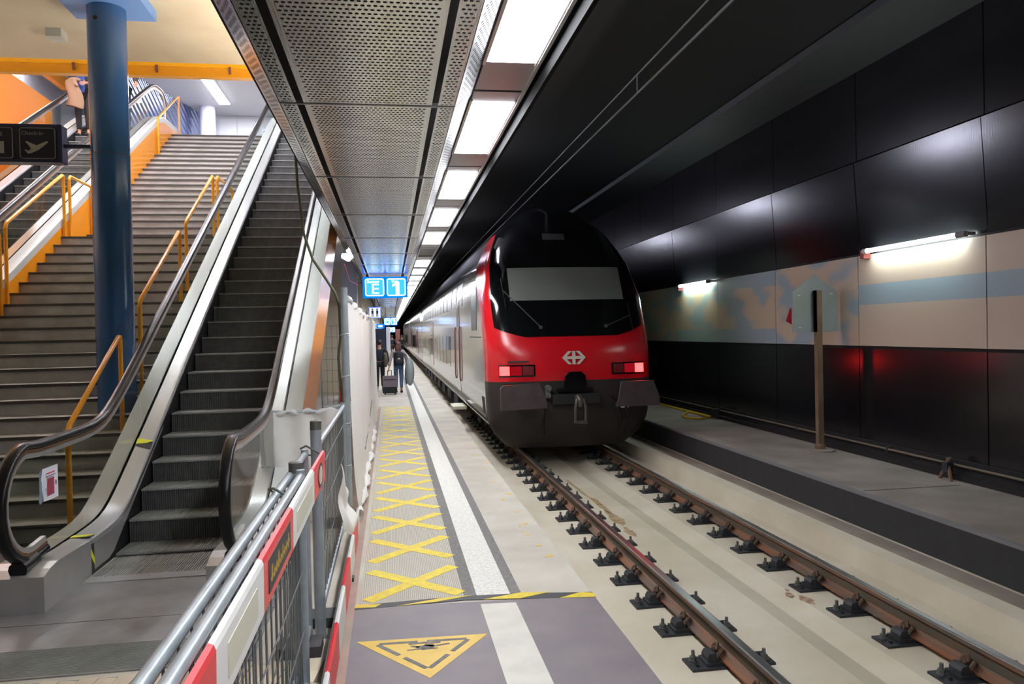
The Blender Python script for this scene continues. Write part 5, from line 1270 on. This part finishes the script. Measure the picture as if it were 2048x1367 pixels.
MB().ell((0.44, 23.15, 0.56), (0.05, 0.10, 0.30), 12, 10).build('bag_side', mat('bag_teal', (56,108,134), 0.6), gb, True)
MB().tube([(0.50, 23.2, 1.0), (0.45, 23.2, 1.14), (0.38, 23.25, 1.17)], 0.012, 6).build('strap', c_navy, gb)
mn = person('person in dark coat walking away, half hidden by the white curtain', (-0.35, 24.2, 0), 0.0, 1.62, c_navy, c_dark, c_lshoe, haird, M['skin'], dict(WALK, anl=(-0.09,-0.1,0.09), knl=(-0.09,0.0,0.49)))
sbg = thing('shoulder_bag', 'olive grey shoulder bag on the dark coated person by the curtain', 'bag', (-0.17, 24.05, 0.9))
MB().ell((-0.165, 24.06, 0.98), (0.07, 0.15, 0.23), 14, 10).build('bag_body', mat('bag_olive', (88,86,70), 0.8), sbg, True); MB().tube([(-0.16, 24.1, 1.18), (-0.2, 24.15, 1.36), (-0.27, 24.2, 1.42)], 0.014, 6).build('strap', c_dark, sbg)
person('distant person in dark clothes standing beneath the far signs', (0.10, 58, 0), 0.0, 1.70, c_navy, c_brown, c_shoe, haird, M['skin'], WALK, lvl=1)
person('distant person in black standing close to the train side', (0.86, 60, 0), PI, 1.68, c_dark, c_dark, c_shoe, haird, M['skin'], WALK, lvl=1)
# two people riding down the far escalator
zf1 = 0.03+0.1945*round((17.45-6.784)/0.3425); yf1 = 6.784+0.3425*round((17.45-6.784)/0.3425)+0.15
STAND = dict(ell=(-0.23,0.06,1.13), wrl=(-0.16,0.24,1.06), elr=(0.24,0.05,1.13), wrr=(0.06,0.27,1.04), knl=(-0.09,0.02,0.49), anl=(-0.09,0.0,0.088), knr=(0.09,0.03,0.49), anr=(0.09,0.0,0.088))
p1 = person('person riding the far escalator in black jacket and blue shirt, holding a tan coat', (-6.30, yf1, zf1), PI, 1.74, c_dark, c_dark, c_shoe, haird, M['skin'], STAND)
MB().grid(lambda u, v: (-0.085+0.17*u, 0.125+0.01*math.sin(u*6), 0.92+0.5*v), 6, 6).build('shirt_front', c_blue, p1, True, True)
ct = thing('tan_coat', 'tan coat hanging over the forearm of the person on the escalator', 'coat', (-6.40, yf1-0.28, zf1+0.8))
def coat(u, v):
    a = 2*PI*u; f = 1+0.15*math.sin(a*3+v*4)
    return (-6.38+0.03*math.sin(v*5)+(0.12+0.05*(1-v)-0.02*v)*f*math.cos(a), yf1-0.30+0.075*f*math.sin(a), zf1+1.13-(0.56+0.07*math.cos(a))*(1-v)+0.03*math.cos(a))
MB().slabgrid(coat, lambda u, v: tuple(a+(b_-a)*0.12 for a, b_ in zip(coat(u, v), (-6.38, yf1-0.3, zf1+0.8))), 24, 10).build('coat_folds', c_tan, ct, True)
MB().ell((-6.36, yf1-0.28, zf1+1.13), (0.13, 0.08, 0.05), 12, 8).build('coat_fold_top', c_tan, ct, True)
yf2 = 6.784+0.3425*32+0.15; zf2 = 0.03+0.1945*32
person('person in dark brown jacket riding the far escalator with a hand on the rail', (-5.62, yf2, zf2), PI, 1.74, c_brown, c_dark, c_shoe, haird, M['skin'], dict(STAND, ell=(-0.30,0.10,1.14), wrl=(-0.36,0.30,0.98)))
